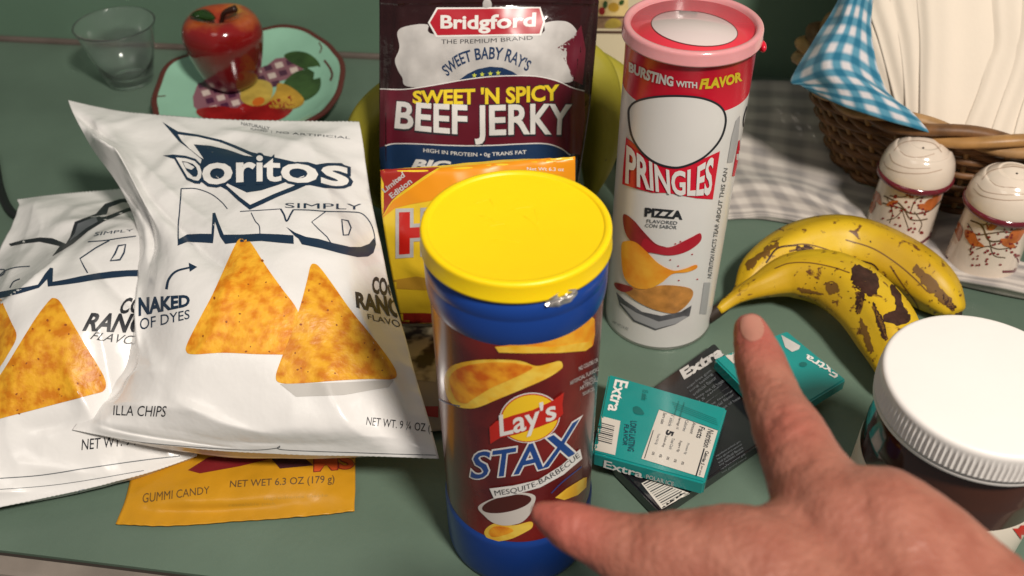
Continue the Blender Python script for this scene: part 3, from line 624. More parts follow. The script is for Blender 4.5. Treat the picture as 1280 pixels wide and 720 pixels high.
art('badge', dsk, TPl, [(m_lgr,0,ell(868, 36, 54, 21, 8)), (mat('lid_outline', (.16,.05,.05),.3),1,stroke(ell(868, 36, 54, 21, 8)[0], 1.0, False, True))], 4)
q = cc(760, 60, 3.6)
ov = q([(97,300),(105,262),(140,235),(220,217),(330,213),(430,225),(500,258),(526,310),(515,380),(480,440),(420,495),(340,530),(280,533),(210,510),(150,460),(110,390)])
art('blank_badge', pr_, TP, [(m_pw,3,poly(ov, True)), (m_ink,4,stroke(ov, 2.6, True, True))], 4)
art('banner', pr_, TP, [(m_pred,1,poly(q([(84,400),(130,440),(200,480),(300,520),(400,510),(502,463),(486,570),(470,680),(400,675),(330,662),(270,650),(200,650),(130,632),(66,612),(72,520)]))),
 (m_white,6,text('PRINGLES', q([(86,602),(190,632),(290,652),(380,658),(458,652)]), q([(92,440),(185,505),(285,550),(385,540),(472,488)]), .028))], 4)
art('lettering', pr_, TPr, [(m_white,1,text('BURSTING', q([(98,104),(190,146),(292,170)]), q([(98,64),(198,104),(294,130)]), .045)), (m_white,1,text('WITH', q([(308,171),(400,179)]), q([(308,146),(400,153)]), .035)),
 (m_yel,1,text('FLAVOR', q([(413,182),(510,172),(598,145)]), q([(418,140),(508,130),(592,108)]), .05, 0, .15))], 4)
q = cc(740, 200, 2.88)
art('lettering', pr_, TP, [(m_ink,1,text('PIZZA', q([(192,200),(322,212)]), q([(194,172),(325,184)]), .05)), (m_inkgrey,1,text('FLAVORED', q([(198,224),(306,232)]), q([(198,212),(308,220)]), .01)), (m_inkgrey,1,text('CON SABOR', q([(192,240),(304,248)]), q([(193,228),(306,236)]), .01)),
 (m_inkgrey,1,text('NUTRITION FACTS TEAR ABOUT THIS CAN', q([(428,425),(452,260),(488,30)]), q([(414,423),(438,258),(474,28)]), .01)),
 (mat('pale_grey_print', (.4,.4,.4),.3),1,poly(q([(402,440),(425,440),(410,555),(386,552)]))), (m_inkgrey,1,text('NET WT 5.5 OZ', q([(75,585),(130,612)]), q([(77,578),(132,604)]), 0))], 4)
q3c = cc(700, 0, 3.272)
art('side_print', pr_, TP, [(mat('pale_grey_print', (.4,.4,.4)),1,poly(q3c([(718,492),(735,470),(728,560),(705,662),(682,665),(700,560)]))), (m_ink,1,stroke(q3c([(775,400),(755,460),(748,500),(752,540)]), 1.2)), (m_pred,1,poly(q3c([(728,575),(745,565),(730,640),(712,720),(702,720),(716,640)])))], 4)
m_salami = mat('salami_print', (.27, .02, .025), .3, .5, .2, 90); m_crisp = mat('crisp_orange_print', (.78, .25, .012), .3, .5, 0, 60, col2=(.86, .42, .04), ramp=(.35, .65)); m_bread = mat('baked_print', (.50, .22, .05), .3, .5, .3, 120)
m_grey2 = mat('dark_grey_print', (.10, .10, .11), .3, .5, .5, 80); m_salred = mat('sauce_red_print', (.42, .015, .03), .28)
art('food_picture', pr_, TP, [(m_salami,1,poly(q([(115,195),(150,215),(185,255),(230,300),(270,315),(250,335),(190,325),(140,290),(118,250)]), True)), (m_salred,2,poly(q([(190,280),(230,305),(280,312),(330,290),(360,275),(388,262),(392,285),(370,310),(330,332),(280,342),(230,335),(180,322)]), True)),
 (m_crisp,3,poly(q([(108,310),(125,290),(160,295),(200,330),(240,370),(290,395),(330,390),(372,375),(375,388),(340,402),(290,408),(250,440),(200,462),(150,455),(115,410)]), True)),
 (m_grey2,1,poly(q([(88,475),(120,505),(180,545),(250,560),(320,545),(358,522),(350,560),(300,590),(228,612),(150,580),(100,520)]), False)), (mat('grey_print',(.33,.33,.34),.3),2,poly(q([(100,510),(160,548),(240,580),(330,560),(345,562),(300,588),(230,606),(155,575)]))),
 (m_bread,3,poly(q([(85,440),(130,450),(180,465),(240,450),(300,450),(355,462),(360,490),(330,530),(290,550),(220,535),(160,505),(120,475),(90,462)]), True)), (m_salami,4,poly(q([(86,442),(125,448),(150,462),(120,474),(92,462)]), True))]
 +[(m_salred,2,ell(*q([p])[0], 1.1, .8)) for p in ((300,300),(318,292),(360,338),(282,358),(310,380),(312,432),(378,428),(345,300))], 4)
# ------------------------------------------------------------------ clear plastic cup
m_glass = mat('clear_plastic', (.93, .96, .95), .12, .5, trans=1, ior=1.25, bump=.1, bscale=30)
cp = P(164, 101, 0); ctp = thing('drinking_cup', cp, 'small clear plastic cup standing in front of the green wall, left of the apple', 'cup')
prof = [(0, .002), (.017, .0015), (.0205, 0), (.0225, .002), (.030, .030), (.0375, .060), (.0388, .0615), (.0380, .0622), (.0366, .0605), (.0288, .030), (.0212, .0045), (0, .0045)]
m_haze = mat('frosted_plastic', (.93, .97, .95), .10, .6, trans=.97, ior=1.22, coat=.6, bump=.2, bscale=60)
obj('cup_wall', lathe(prof, cp, 64), m_haze, ctp)
# ------------------------------------------------------------------ fruit plate
m_mint = mat('mint_glaze', (.27, .50, .37), .13, .5, .06, 20, coat=.5); m_rimr = mat('brown_red_glaze', (.10, .022, .018), .2, coat=.4)
out = [(189,133),(192,112),(200,92),(209,78),(225,71),(243,65),(270,54),(300,44),(325,36),(345,32),(365,31),(385,37),(403,47),(418,60),(428,72),(432,92),(427,112),(418,130),(404,143),(385,155),(360,166),(330,173),(290,177),(245,174),(212,164),(194,150)]
def rimz(y): return .010+(177-y)/146*.024
OUT = [P(x, y, rimz(y)) for x, y in out]
cen = sum(OUT, Vector())/len(OUT); cen.z = .006
rings = [(1.0, 0), (.985, .0012), (.94, .0002), (.86, -.004), (.74, -.0085), (.6, -.0105), (.4, -.011), (.2, -.011)]
N = 104; ov_ = [crpath(OUT, k/N, True) for k in range(N)]
pl = thing('fruit_plate', (cen.x, cen.y, 0), 'mint green glazed plate painted with fruit and gingham, brown red rim, under the apple', 'plate')
bm = bmesh.new(); VR = []; c3d = Vector((cen.x, cen.y, .0205))
for (s, dz) in rings:
    VR.append([bm.verts.new(c3d+(p-c3d)*s*(1+.006*math.sin(k*.9))+Vector((0, 0, dz*(1 if s < 1 else 0)))) for k, p in enumerate(ov_)])
cv = bm.verts.new(c3d+Vector((0, 0, -.011)))
for a, b in zip(VR, VR[1:]):
    for i in range(N): f = bm.faces.new((a[i], a[(i+1) % N], b[(i+1) % N], b[i])); f.material_index = 1 if a is VR[0] or (a is VR[1]) else 0
for i in range(N): bm.faces.new((VR[-1][i], VR[-1][(i+1) % N], cv))
UR = [[bm.verts.new(v.co-Vector((0, 0, .004 if k else .0015))) for v in ring] for k, ring in enumerate(VR[:6])]
for a, b in zip(UR, UR[1:]):
    for i in range(N): bm.faces.new((a[i], b[i], b[(i+1) % N], a[(i+1) % N]))
for i in range(N): f = bm.faces.new((VR[0][i], UR[0][i], UR[0][(i+1) % N], VR[0][(i+1) % N])); f.material_index = 1
bm.faces.new(UR[-1][::-1]); bmesh.ops.recalc_face_normals(bm, faces=bm.faces)
TPt = Target(bm); obj('dish', bm, [m_mint, m_rimr], pl)
q = cc(180, 0, 4.5)
m_gp = mat('gingham_cream', (.62, .50, .45), .15, coat=.5); m_gd = mat('gingham_plum', (.075, .02, .05), .15, coat=.5); m_gm = mat('gingham_mauve', (.24, .10, .13), .15, coat=.5)
m_pear = mat('pear_yellow_glaze', (.50, .36, .07), .15, .5, .25, 60, coat=.5); m_leafg = mat('leaf_green_glaze', (.035, .075, .02), .15, .5, .4, 50, coat=.5); m_app = mat('apple_red_glaze', (.27, .012, .012), .12, .5, .3, 50, coat=.6)
m_goldg = mat('golden_glaze', (.45, .26, .03), .15, .5, .3, 60, coat=.5)
items = [(m_gm,0,poly(q([(275,545),(300,480),(360,440),(440,430),(520,440),(600,400),(690,370),(740,330),(820,320),(900,370),(890,420),(760,460),(600,600),(480,640),(320,640),(280,600)])))]
for i in range(9):
    for j in range(5):
        bx, by = 300+i*62+j*22, 470-i*16+j*44
        if inpoly([(275,545),(300,480),(360,440),(440,430),(520,440),(600,400),(690,370),(740,330),(820,320),(900,370),(890,420),(760,460),(600,600),(480,640),(320,640),(280,600)])(bx+20, by+10):
            items.append((m_gp if (i+j) % 2 else m_gd, 1, poly(q([(bx,by),(bx+42,by-10),(bx+54,by+18),(bx+12,by+30)]))))
items += [(m_leafg,2,poly(q([(790,310),(850,290),(920,300),(975,340),(990,380),(930,400),(860,370),(810,340)]), True)), (m_leafg,2,poly(q([(800,450),(870,400),(960,400),(995,450),(980,520),(900,570),(840,540),(790,490)]), True)),
 (m_goldg,3,poly(q([(760,470),(840,500),(900,560),(880,600),(800,620),(700,600),(740,520)]), True)), (m_pear,4,poly(q([(550,500),(590,455),(650,450),(710,470),(725,520),(700,580),(640,600),(580,590),(545,560)]), True)),
 (m_app,3,poly(q([(300,620),(420,600),(520,610),(560,585),(640,600),(720,570),(830,540),(850,590),(810,650),(720,690),(560,700),(420,690),(320,660)]), True)), (mat('orange_glaze',(.55,.14,.02),.15,coat=.5),5,ell(*q([(645,575)])[0], 8, 5, -20)),
 (m_rimr,2,stroke(q([(985,240),(1000,270),(990,300)]), 1.4)), (m_rimr,2,stroke(q([(1015,340),(1045,380),(1060,420),(1050,455)]), 2.6)), (m_rimr,2,stroke(q([(60,545),(120,541)]), 1.2)), (m_mint,4,poly(q([(920,385),(980,375),(1010,400),(990,440),(955,450),(960,410)])))]
art('fruit_painting', pl, TPt, items, 4)
# ------------------------------------------------------------------ ceramic apple
m_apple = mat('apple_glaze', (.36, .012, .010), .14, .5, coat=.6)
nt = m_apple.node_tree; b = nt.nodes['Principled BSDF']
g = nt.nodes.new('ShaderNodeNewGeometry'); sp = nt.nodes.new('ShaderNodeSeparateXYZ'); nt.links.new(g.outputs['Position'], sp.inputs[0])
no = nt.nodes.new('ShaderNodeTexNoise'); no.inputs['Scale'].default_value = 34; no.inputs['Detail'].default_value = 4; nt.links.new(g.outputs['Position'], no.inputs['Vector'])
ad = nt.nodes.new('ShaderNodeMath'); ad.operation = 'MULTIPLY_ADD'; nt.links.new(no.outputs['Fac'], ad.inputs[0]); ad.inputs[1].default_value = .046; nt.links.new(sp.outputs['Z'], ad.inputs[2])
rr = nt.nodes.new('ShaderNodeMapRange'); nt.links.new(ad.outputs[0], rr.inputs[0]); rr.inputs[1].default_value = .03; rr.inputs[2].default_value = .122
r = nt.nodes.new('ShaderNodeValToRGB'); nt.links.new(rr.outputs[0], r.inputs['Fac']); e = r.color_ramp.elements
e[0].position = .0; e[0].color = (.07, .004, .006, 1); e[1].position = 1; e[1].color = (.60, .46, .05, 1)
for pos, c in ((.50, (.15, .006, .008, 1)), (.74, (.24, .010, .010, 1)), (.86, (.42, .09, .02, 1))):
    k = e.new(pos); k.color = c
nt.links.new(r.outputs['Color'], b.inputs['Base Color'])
ac = P(291, 97, .018); ac.y += .0; ap = thing('ceramic_apple', (ac.x, ac.y, .012), 'shiny red apple with yellow top and green leaf sitting on the mint plate', 'apple')
prof = [(0, .004), (.010, .001), (.018, 0), (.0235, .004), (.0285, .015), (.0335, .032), (.0372, .050), (.0375, .060), (.0345, .0705), (.0275, .0765), (.018, .0765), (.010, .071), (.004, .066), (0, .0655)]
PV = [Vector((a, b, 0)) for a, b in prof]; prof = [tuple(crpath(PV, k/44)[:2]) for k in range(45)]; prof[0] = (0, prof[0][1]); prof[-1] = (0, prof[-1][1])
prof = [(max(0, a)*.97, b*.92) for a, b in prof]
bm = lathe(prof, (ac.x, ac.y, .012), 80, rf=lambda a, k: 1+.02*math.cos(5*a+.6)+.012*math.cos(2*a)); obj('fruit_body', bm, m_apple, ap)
top = Vector((ac.x, ac.y, .012+.063))
bm = bmesh.new(); tube(bm, [top+Vector((0, 0, -.004)), top+Vector((.006, -.002, .010)), top+Vector((.018, -.003, .015))], [.0022, .0024, .0034], 10, 14)
obj('stem', bm, mat('dark_brown_stem', (.03, .012, .008), .35), ap)
bm = bmesh.new(); n = 12; L = []
for i in range(n+1):
    t = i/n; w = .0105*math.sin(math.pi*t**.8)+.0003; c = top+Vector((-.002-.022*t, -.004-.006*t, .006+.010*math.sin(t*2.6)))
    L.append([bm.verts.new(c+Vector((0, k*w, -abs(k)*w*.35))) for k in (-1, -.5, 0, .5, 1)])
for a, b2 in zip(L, L[1:]):
    for k in range(4): bm.faces.new((a[k], a[k+1], b2[k+1], b2[k]))
gm = bmesh.ops.solidify(bm, geom=bm.faces[:], thickness=.0014)
obj('leaf', bm, mat('leaf_glaze', (.03, .085, .018), .2, .5, .3, 80, coat=.5), ap)
# ------------------------------------------------------------------ picture card box behind the tube
m_cream = mat('cream_card', (.72, .62, .42), .45, .4, .03, 20)
by = wally(.13)
L0, L1 = P(738, 88, 0), P(800, 92, 0); bx = thing('card_box', ((L0.x+L1.x)/2, L0.y, 0), 'cream upright box with a fruit picture, against the wall behind the red tube', 'box')
yy = L0.y-.012
def XZ(x, z, o=0): return Vector((x, yy-.13*(x-L0.x)-o, z))
x0, x1 = L0.x-.004, L0.x+.075
bm = bmesh.new(); prism(bm, [XZ(x0, .004), XZ(x1, .004), XZ(x1, .11), XZ(x0, .11)], Vector((0, .011, 0))); bmesh.ops.bevel(bm, geom=bm.edges[:], offset=.0012, segments=2, affect='EDGES'); TBx = Target(bm)
obj('carton', bm, m_cream, bx, smooth=False)
bm = bmesh.new(); prism(bm, [XZ(x0-.003, .0004, .002), XZ(x1+.003, .0004, .002), XZ(x1+.003, .0036, .002), XZ(x0-.003, .0036, .002)], Vector((0, .015, 0))); obj('foot', bm, mat('dark_green_foot', (.03, .05, .04), .4), bx, smooth=False)
q = cc(700, 0, 6.55)
art('fruit_print', bx, TBx, [(mat('print_brown',(.13,.06,.04)),1,poly(q([(240,128),(560,135),(560,150),(240,150)]))), (mat('peach_print',(.42,.25,.14),.5,.3,.5,90),0,poly(q([(240,148),(560,148),(560,235),(240,232)]))), (mat('straw_print',(.62,.46,.20),.5,.3,.3,60),0,poly(q([(240,-60),(560,-60),(560,132),(240,130)]))),
 (mat('print_brown',(.13,.06,.04)),1,poly(q([(240,250),(560,252),(560,275),(240,272)]))), (m_pear,1,poly(q([(380,180),(430,150),(490,165),(500,210),(440,232),(370,225)]), True)), (m_leafg,2,ell(*q([(372,38)])[0], 3, 5, 10)), (m_leafg,2,ell(*q([(505,20)])[0], 3, 4, 40)), (m_app,2,ell(*q([(345,90)])[0], 4, 5)), (m_goldg,1,ell(*q([(440,60)])[0], 7, 6))], 3)
# ------------------------------------------------------------------ bananas
def banmat(name, base, base2, spot, thr, sc1=30):
    m = mat(name, base, .45, .4, 0, 18, .25, 120, col2=base2, ramp=(.35, .65)); nt = m.node_tree; b = nt.nodes['Principled BSDF']
    src = b.inputs['Base Color'].links[0].from_socket; tc = [n for n in nt.nodes if n.type == 'TEX_COORD'][0]
    n = nt.nodes.new('ShaderNodeTexNoise'); n.inputs['Scale'].default_value = sc1*3.4; n.inputs['Detail'].default_value = 6; n.inputs['Roughness'].default_value = .65; n.inputs['Distortion'].default_value = .6; nt.links.new(tc.outputs['Object'], n.inputs['Vector'])
    r = nt.nodes.new('ShaderNodeValToRGB'); nt.links.new(n.outputs['Fac'], r.inputs['Fac']); r.color_ramp.elements[0].position = thr; r.color_ramp.elements[1].position = thr+.05
    mx = nt.nodes.new('ShaderNodeMix'); mx.data_type = 'RGBA'; nt.links.new(r.outputs['Color'], mx.inputs['Factor']); nt.links.new(src, mx.inputs['A']); mx.inputs['B'].default_value = (*spot, 1)
    nt.links.new(mx.outputs['Result'], b.inputs['Base Color']); return m
m_ban = banmat('ripe_banana_skin', (.52, .31, .010), (.68, .45, .016), (.13, .05, .012), .585)
m_bang = banmat('greenish_banana_skin', (.28, .25, .025), (.40, .34, .035), (.07, .05, .02), .68)
m_tip = mat('banana_tip_black', (.025, .015, .01), .6)
m_patch = mat('banana_brown_patch', (.045, .018, .012), .5, .3, .4, 200); m_rline = mat('banana_ridge_brown', (.16, .075, .012), .5)
pent = lambda th, t: 1+.075*math.cos(5*th+.5)+.02*math.cos(10*th+1.0)+.012*math.sin(23*t+th)
bn = thing('banana_bunch', P(1010, 330, 0), 'two ripe yellow bananas with brown patches joined at one stem, lying beside the white cloth', 'bananas')
def ban(path, rad, m, parent, flat=1.0):
    bm = bmesh.new(); tube(bm, path, rad, 20, 60, pent, True, flat); T = Target(bm); return obj('banana', bm, m, parent), T
A1 = [P(898,386,.010), P(925,368,.014), P(950,338,.020), P(1000,312,.023), P(1060,306,.023), P(1120,328,.022), P(1165,360,.019), P(1190,385,.014), P(1196,393,.012)]
o1, TN1 = ban(A1, [.0035, .006, .014, .0198, .0218, .0208, .0178, .010, .004], m_ban, bn)
A2 = [P(898,388,.012), P(920,372,.018), P(950,358,.024), P(990,345,.028), P(1040,352,.031), P(1085,385,.031), P(1115,430,.028), P(1128,475,.02), P(1132,495,.014)]
o2, TN2 = ban(A2, [.0035, .005, .0088, .0155, .0200, .0212, .0198, .012, .005], m_ban, bn)
bm = bmesh.new(); tube(bm, [P(884,398,.009), P(893,391,.010), P(906,381,.0125)], [.0042, .0046, .0046], 10, 12, lambda a, t: 1+.08*math.sin(3*a)); obj('stem', bm, m_tip, bn)
bm = bmesh.new(); tube(bm, [A1[-2]*.35+A1[-1]*.65, A1[-1], A1[-1]*1.6-A1[-2]*.6], [.0052, .0042, .002], 8, 8); obj('tip', bm, m_tip, o1)
q = cc(860, 260, 2.769)
art('brown_patch', o2, TN2, [(m_patch,0,rough(q([(565,215),(570,200),(590,196),(612,203),(622,214),(640,225),(655,240),(655,280),(640,305),(615,300),(590,285),(570,262),(566,240)]), 4, seed=1)), (m_patch,0,rough(q([(590,290),(612,300),(604,340),(588,366),(580,340)]), 3, seed=5)), (m_patch,0,rough(q([(640,330),(652,345),(680,400),(690,455),(676,450),(655,400)]), 2.5, seed=7)), (m_rline,0,rough(q([(480,262),(510,258),(525,285),(500,300),(480,285)]), 3, seed=2)), (m_patch,0,rough(q([(706,262),(722,272),(735,310),(745,340),(765,365),(772,385),(745,402),(712,402),(684,392),(680,372),(700,358),(716,345),(718,320),(704,295)]), 3.5, seed=3)), (m_rline,0,rough(q([(600,380),(625,430),(640,490),(630,500),(608,450),(595,400)]), 4, seed=9)), (m_rline,0,rough(q([(380,275),(430,285),(470,300),(430,297),(390,290)]), 2, seed=4)),
 (m_rline,0,stroke(q([(585,290),(600,330),(590,365)]), 5)), (m_rline,0,stroke(q([(640,340),(670,400),(690,455)]), 3)),
 (m_rline,0,stroke(q([(300,210),(350,192),(420,190),(500,205),(560,225)]), 1.4)), (m_rline,0,stroke(q([(470,265),(500,255),(520,275),(500,290)]), 1.6))]
 +[(m_patch,1,ell(*q([(random.Random(k).uniform(380, 640), random.Random(k+50).uniform(200, 330))])[0], random.Random(k).uniform(.5, 1.5), random.Random(k+9).uniform(.4, 1.0), k*30, 8)) for k in range(26)], 3)
art('brown_patch', o1, TN1, [(m_rline,0,stroke(q([(330,135),(400,125),(470,140),(530,165),(600,200)]), 1.5)), (m_rline,0,stroke(q([(545,110),(640,140),(720,190),(780,240),(830,290)]), 1.6)), (m_rline,0,stroke(q([(700,200),(740,260),(790,330),(800,360)]), 1.8)),
 (m_patch,0,stroke(q([(270,190),(310,140),(380,128)]), 2.2)), (m_rline,0,rough(q([(780,200),(830,225),(880,280),(920,335),(900,345),(845,300),(800,245)]), 5, seed=2)), (m_patch,0,rough(q([(880,300),(915,325),(930,352),(900,345)]), 3, seed=6)), (m_patch,0,rough(q([(375,140),(400,128),(430,132),(410,150),(385,155)]), 4, seed=8)), (m_rline,0,rough(q([(200,200),(240,160),(300,120),(310,135),(250,180),(215,215)]), 5, seed=12)), (m_patch,0,stroke(q([(568,180),(600,183),(640,195),(660,215)]), 2)), (m_rline,0,stroke(q([(350,150),(400,140),(430,150)]), 2.5))]
 +[(m_patch,1,ell(*q([(random.Random(k+100).uniform(300, 880), random.Random(k+150).uniform(110, 330))])[0], random.Random(k).uniform(.5, 1.6), random.Random(k+9).uniform(.4, 1.1), k*30, 8)) for k in range(30)], 3)
bb = thing('banana_bunch', P(600, 190, 0), 'greenish yellow bananas standing behind the beef jerky pouch, showing on both its sides', 'bananas')
def Q(x, y, Y): d = ray(x, y); return CAM+d*(Y/d.y)
hub = Q(610, 70, .69)
for path, rad in (([hub, Q(540, 95, .66), Q(478, 138, .645), Q(458, 180, .64), Q(470, 232, .635), Q(492, 262, .63)], [.008, .015, .0165, .0165, .014, .004]),
                  ([hub, Q(690, 62, .66), Q(738, 86, .652), Q(752, 140, .645), Q(748, 195, .638), Q(738, 245, .63)], [.008, .015, .0165, .0165, .014, .004]),
                  ([hub+Vector((0, .01, 0)), Q(710, 75, .68), Q(772, 108, .675), Q(797, 165, .665), Q(792, 220, .655), Q(775, 258, .645)], [.008, .015, .0165, .0168, .014, .004]),
                  ([hub, Q(560, 110, .665), Q(535, 160, .64), Q(540, 215, .625), Q(560, 255, .62)], [.008, .015, .018, .016, .005]),
                  ([hub, Q(650, 110, .665), Q(670, 160, .64), Q(660, 215, .625), Q(640, 255, .62)], [.008, .015, .018, .016, .005])):
    ban(path, rad, m_bang, bb)
bm = bmesh.new(); tube(bm, [hub+Vector((0, 0, -.006)), hub+Vector((0, .004, .012)), hub+Vector((0, .01, .028))], [.013, .009, .008], 10, 10); obj('stem', bm, m_tip, bb)
# ------------------------------------------------------------------ checked cloth
def plaid(name, base, c1, c2, n, rough=.9, soft=.12):
    m = bpy.data.materials.new(name); m.use_nodes = True; nt = m.node_tree; b = nt.nodes['Principled BSDF']; b.inputs['Roughness'].default_value = rough; b.inputs['Specular IOR Level'].default_value = .15
    b.inputs['Sheen Weight'].default_value = .2
    uv = nt.nodes.new('ShaderNodeUVMap'); sp = nt.nodes.new('ShaderNodeSeparateXYZ'); nt.links.new(uv.outputs[0], sp.inputs[0])
    def band(sock, k, ph):
        a = nt.nodes.new('ShaderNodeMath'); a.operation = 'MULTIPLY_ADD'; nt.links.new(sock, a.inputs[0]); a.inputs[1].default_value = k*2*math.pi; a.inputs[2].default_value = ph
        s = nt.nodes.new('ShaderNodeMath'); s.operation = 'SINE'; nt.links.new(a.outputs[0], s.inputs[0])
        r = nt.nodes.new('ShaderNodeMapRange'); nt.links.new(s.outputs[0], r.inputs[0]); r.inputs[1].default_value = -soft; r.inputs[2].default_value = soft; return r.outputs[0]
    def mix(f, A, B):
        x = nt.nodes.new('ShaderNodeMix'); x.data_type = 'RGBA'; nt.links.new(f, x.inputs['Factor'])
        for s_, v in (('A', A), ('B', B)):
            if isinstance(v, tuple): x.inputs[s_].default_value = (*v, 1)
            else: nt.links.new(v, x.inputs[s_])
        return x.outputs['Result']
    fu = band(sp.outputs['X'], n[0], 0); fv = band(sp.outputs['Y'], n[1], 1)
    ru = mix(fu, base, c1); rv = mix(fv, ru, mix(fu, c1, c2))
    nt.links.new(rv, b.inputs['Base Color'])
    tc = nt.nodes.new('ShaderNodeTexCoord'); nn = nt.nodes.new('ShaderNodeTexNoise'); nn.inputs['Scale'].default_value = 900; nt.links.new(tc.outputs['Object'], nn.inputs['Vector'])
    bp = nt.nodes.new('ShaderNodeBump'); bp.inputs['Strength'].default_value = .35; bp.inputs['Distance'].default_value = .0006; nt.links.new(nn.outputs['Fac'], bp.inputs['Height']); nt.links.new(bp.outputs['Normal'], b.inputs['Normal'])
    return m
m_cloth = plaid('grey_checked_cloth', (.58, .53, .48), (.42, .38, .35), (.27, .25, .24), (13, 14), soft=.6)
rowsK = [[(745,100,.002),(850,100,.003),(950,102,.003),(1080,104,.003),(1250,112,.002),(1420,120,.002)],
 [(755,140,.003),(860,140,.003),(950,140,.012),(1080,150,.004),(1250,160,.003),(1440,168,.003)],
 [(765,180,.003),(865,178,.006),(945,172,.010),(1080,200,.004),(1260,215,.003),(1460,220,.003)],
 [(775,215,.003),(870,214,.004),(945,208,.006),(1080,245,.004),(1260,268,.003),(1470,280,.003)],
 [(785,240,.003),(880,234,.014),(960,232,.018),(1050,258,.018),(1130,300,.007),(1260,325,.005),(1480,340,.004)][:6],
 [(790,262,.002),(885,262,.004),(950,262,.005),(1040,280,.007),(1130,322,.008),(1265,352,.008)],
 [(792,274,.001),(888,273,.002),(955,272,.003),(1035,290,.006),(1125,330,.009),(1272,366,.010)],
 [(792,277,.0005),(888,276,.0008),(955,275,.001),(1035,294,.001),(1125,336,.001),(1275,374,.001)]]
rowsK[5] += [(1485,380,.008)]; rowsK[6] += [(1490,395,.01)]; rowsK[7] += [(1495,402,.001)]; rowsK[4] += []
W = []
for row in rowsK:
    row = [Vector(P(x, y, z)) for x, y, z in row]
    W.append([crpath(row, k/6) for k in range(7)])
GKc = netw(W, Vector((0, 0, 1)), 140, 110, lambda u, v, p: .0016+.0042*max(-.35, nz(p, 13, 3))+.0016*nz(p, 45, 9)+.003*max(0, ridged(p, 10, 6)-.5) if v < .97 else .0006)
for row in GKc:
    for p in row:
        p.y = min(p.y, wally(p.x)-.004); p.z = max(p.z, .0008)
ck = bpy.data.objects; bm = grid_bm(GKc); bmesh.ops.recalc_face_normals(bm, faces=bm.faces)
clo = obj('table_cloth', bm, m_cloth); tag(clo, 'grey and cream checked cloth lying under the two shakers and the basket', 'cloth')
# ------------------------------------------------------------------ basket
m_wick = mat('brown_wicker', (.15, .07, .027), .5, .4, .45, 60, .3, 200); m_wick2 = mat('straw_wicker', (.30, .17, .07), .5, .4, .3, 80, .3, 200)
BC = Vector((.435, .70, 0)); bk = thing('wicker_basket', BC, 'brown wicker basket with twisted rim holding napkins, on the checked cloth', 'basket')
def bell(a, k, z): return BC+Vector(((.150+.042*k)*math.cos(a), (.098+.032*k)*math.sin(a), z))
def bel(a, z): return bell(a, min(1, max(0, z/.088))**1.0, z+.004)
bm = bmesh.new(); NS = 40
for L in range(11):
    z = .006+L*.0072; pts = []
    tube_pts = []; n = NS*6
    for i in range(n+1):
        a = 2*math.pi*i/n; o = .0026*math.sin(NS/2*a+math.pi*L); p = bel(a, z+.0006*math.sin(9*a+L)); d = (p-BC); d.z = 0; tube_pts.append(p+d.normalized()*o)
    prev = None; r = .0033; sg = 6; rg = []
    for i, p in enumerate(tube_pts[:-1]):
        t = (tube_pts[(i+1) % n]-tube_pts[i-1]).normalized(); s_ = t.cross(Vector((0, 0, 1))).normalized(); u_ = s_.cross(t)
        rg.append([bm.verts.new(p+s_*math.cos(q_)*r+u_*math.sin(q_)*r) for q_ in [2*math.pi*k/sg for k in range(sg)]])
    for i in range(n):
        A, B = rg[i], rg[(i+1) % n]
        for k in range(sg): bm.faces.new((A[k], A[(k+1) % sg], B[(k+1) % sg], B[k]))
bmesh.ops.recalc_face_normals(bm, faces=bm.faces); obj('weave', bm, m_wick, bk)
bm = bmesh.new()
for i in range(NS):
    a = 2*math.pi*(i+.5)/NS; tube(bm, [bel(a, .0), bel(a, .04), bel(a, .086)], [.0024]*3, 6, 6)
obj('stakes', bm, m_wick2, bk)['kind'] = 'stuff'
bm = bmesh.new(); n = 96
rim_v = [bm.verts.new(bell(2*math.pi*i/n, 0, .0045)*.97+BC*.03) for i in range(n)]; bm.faces.new(rim_v); r2 = bmesh.ops.extrude_face_region(bm, geom=bm.faces[:]); bmesh.ops.translate(bm, verts=[v for v in r2['geom'] if isinstance(v, bmesh.types.BMVert)], vec=(0, 0, .003))
obj('basket_floor', bm, m_wick, bk, smooth=False)
for s_ in range(3):
    bm = bmesh.new(); n = 220; rg = []; r = .0056
    cs = []
    for i in range(n):
        a = 2*math.pi*i/n; ph = a*9+s_*2.094; p = bell(a, 1, .092); d = p-BC; d.z = 0; d.normalize(); cs.append(p+d*.0052*math.cos(ph)+Vector((0, 0, .0052*math.sin(ph))))
    for i in range(n):
        t = (cs[(i+1) % n]-cs[i-1]).normalized(); s2 = t.cross(Vector((0, 0, 1))).normalized(); u2 = s2.cross(t)
        rg.append([bm.verts.new(cs[i]+s2*math.cos(q_)*r+u2*math.sin(q_)*r*.8) for q_ in [2*math.pi*k/10 for k in range(10)]])
    for i in range(n):
        A, B = rg[i], rg[(i+1) % n]
        for k in range(10): bm.faces.new((A[k], A[(k+1) % 10], B[(k+1) % 10], B[k]))
    bmesh.ops.recalc_face_normals(bm, faces=bm.faces); obj('rim_strand', bm, [mat('golden_cane', (.36, .19, .065), .4, .4, .3, 40, .2, 200), m_wick, m_wick2][s_], bk)
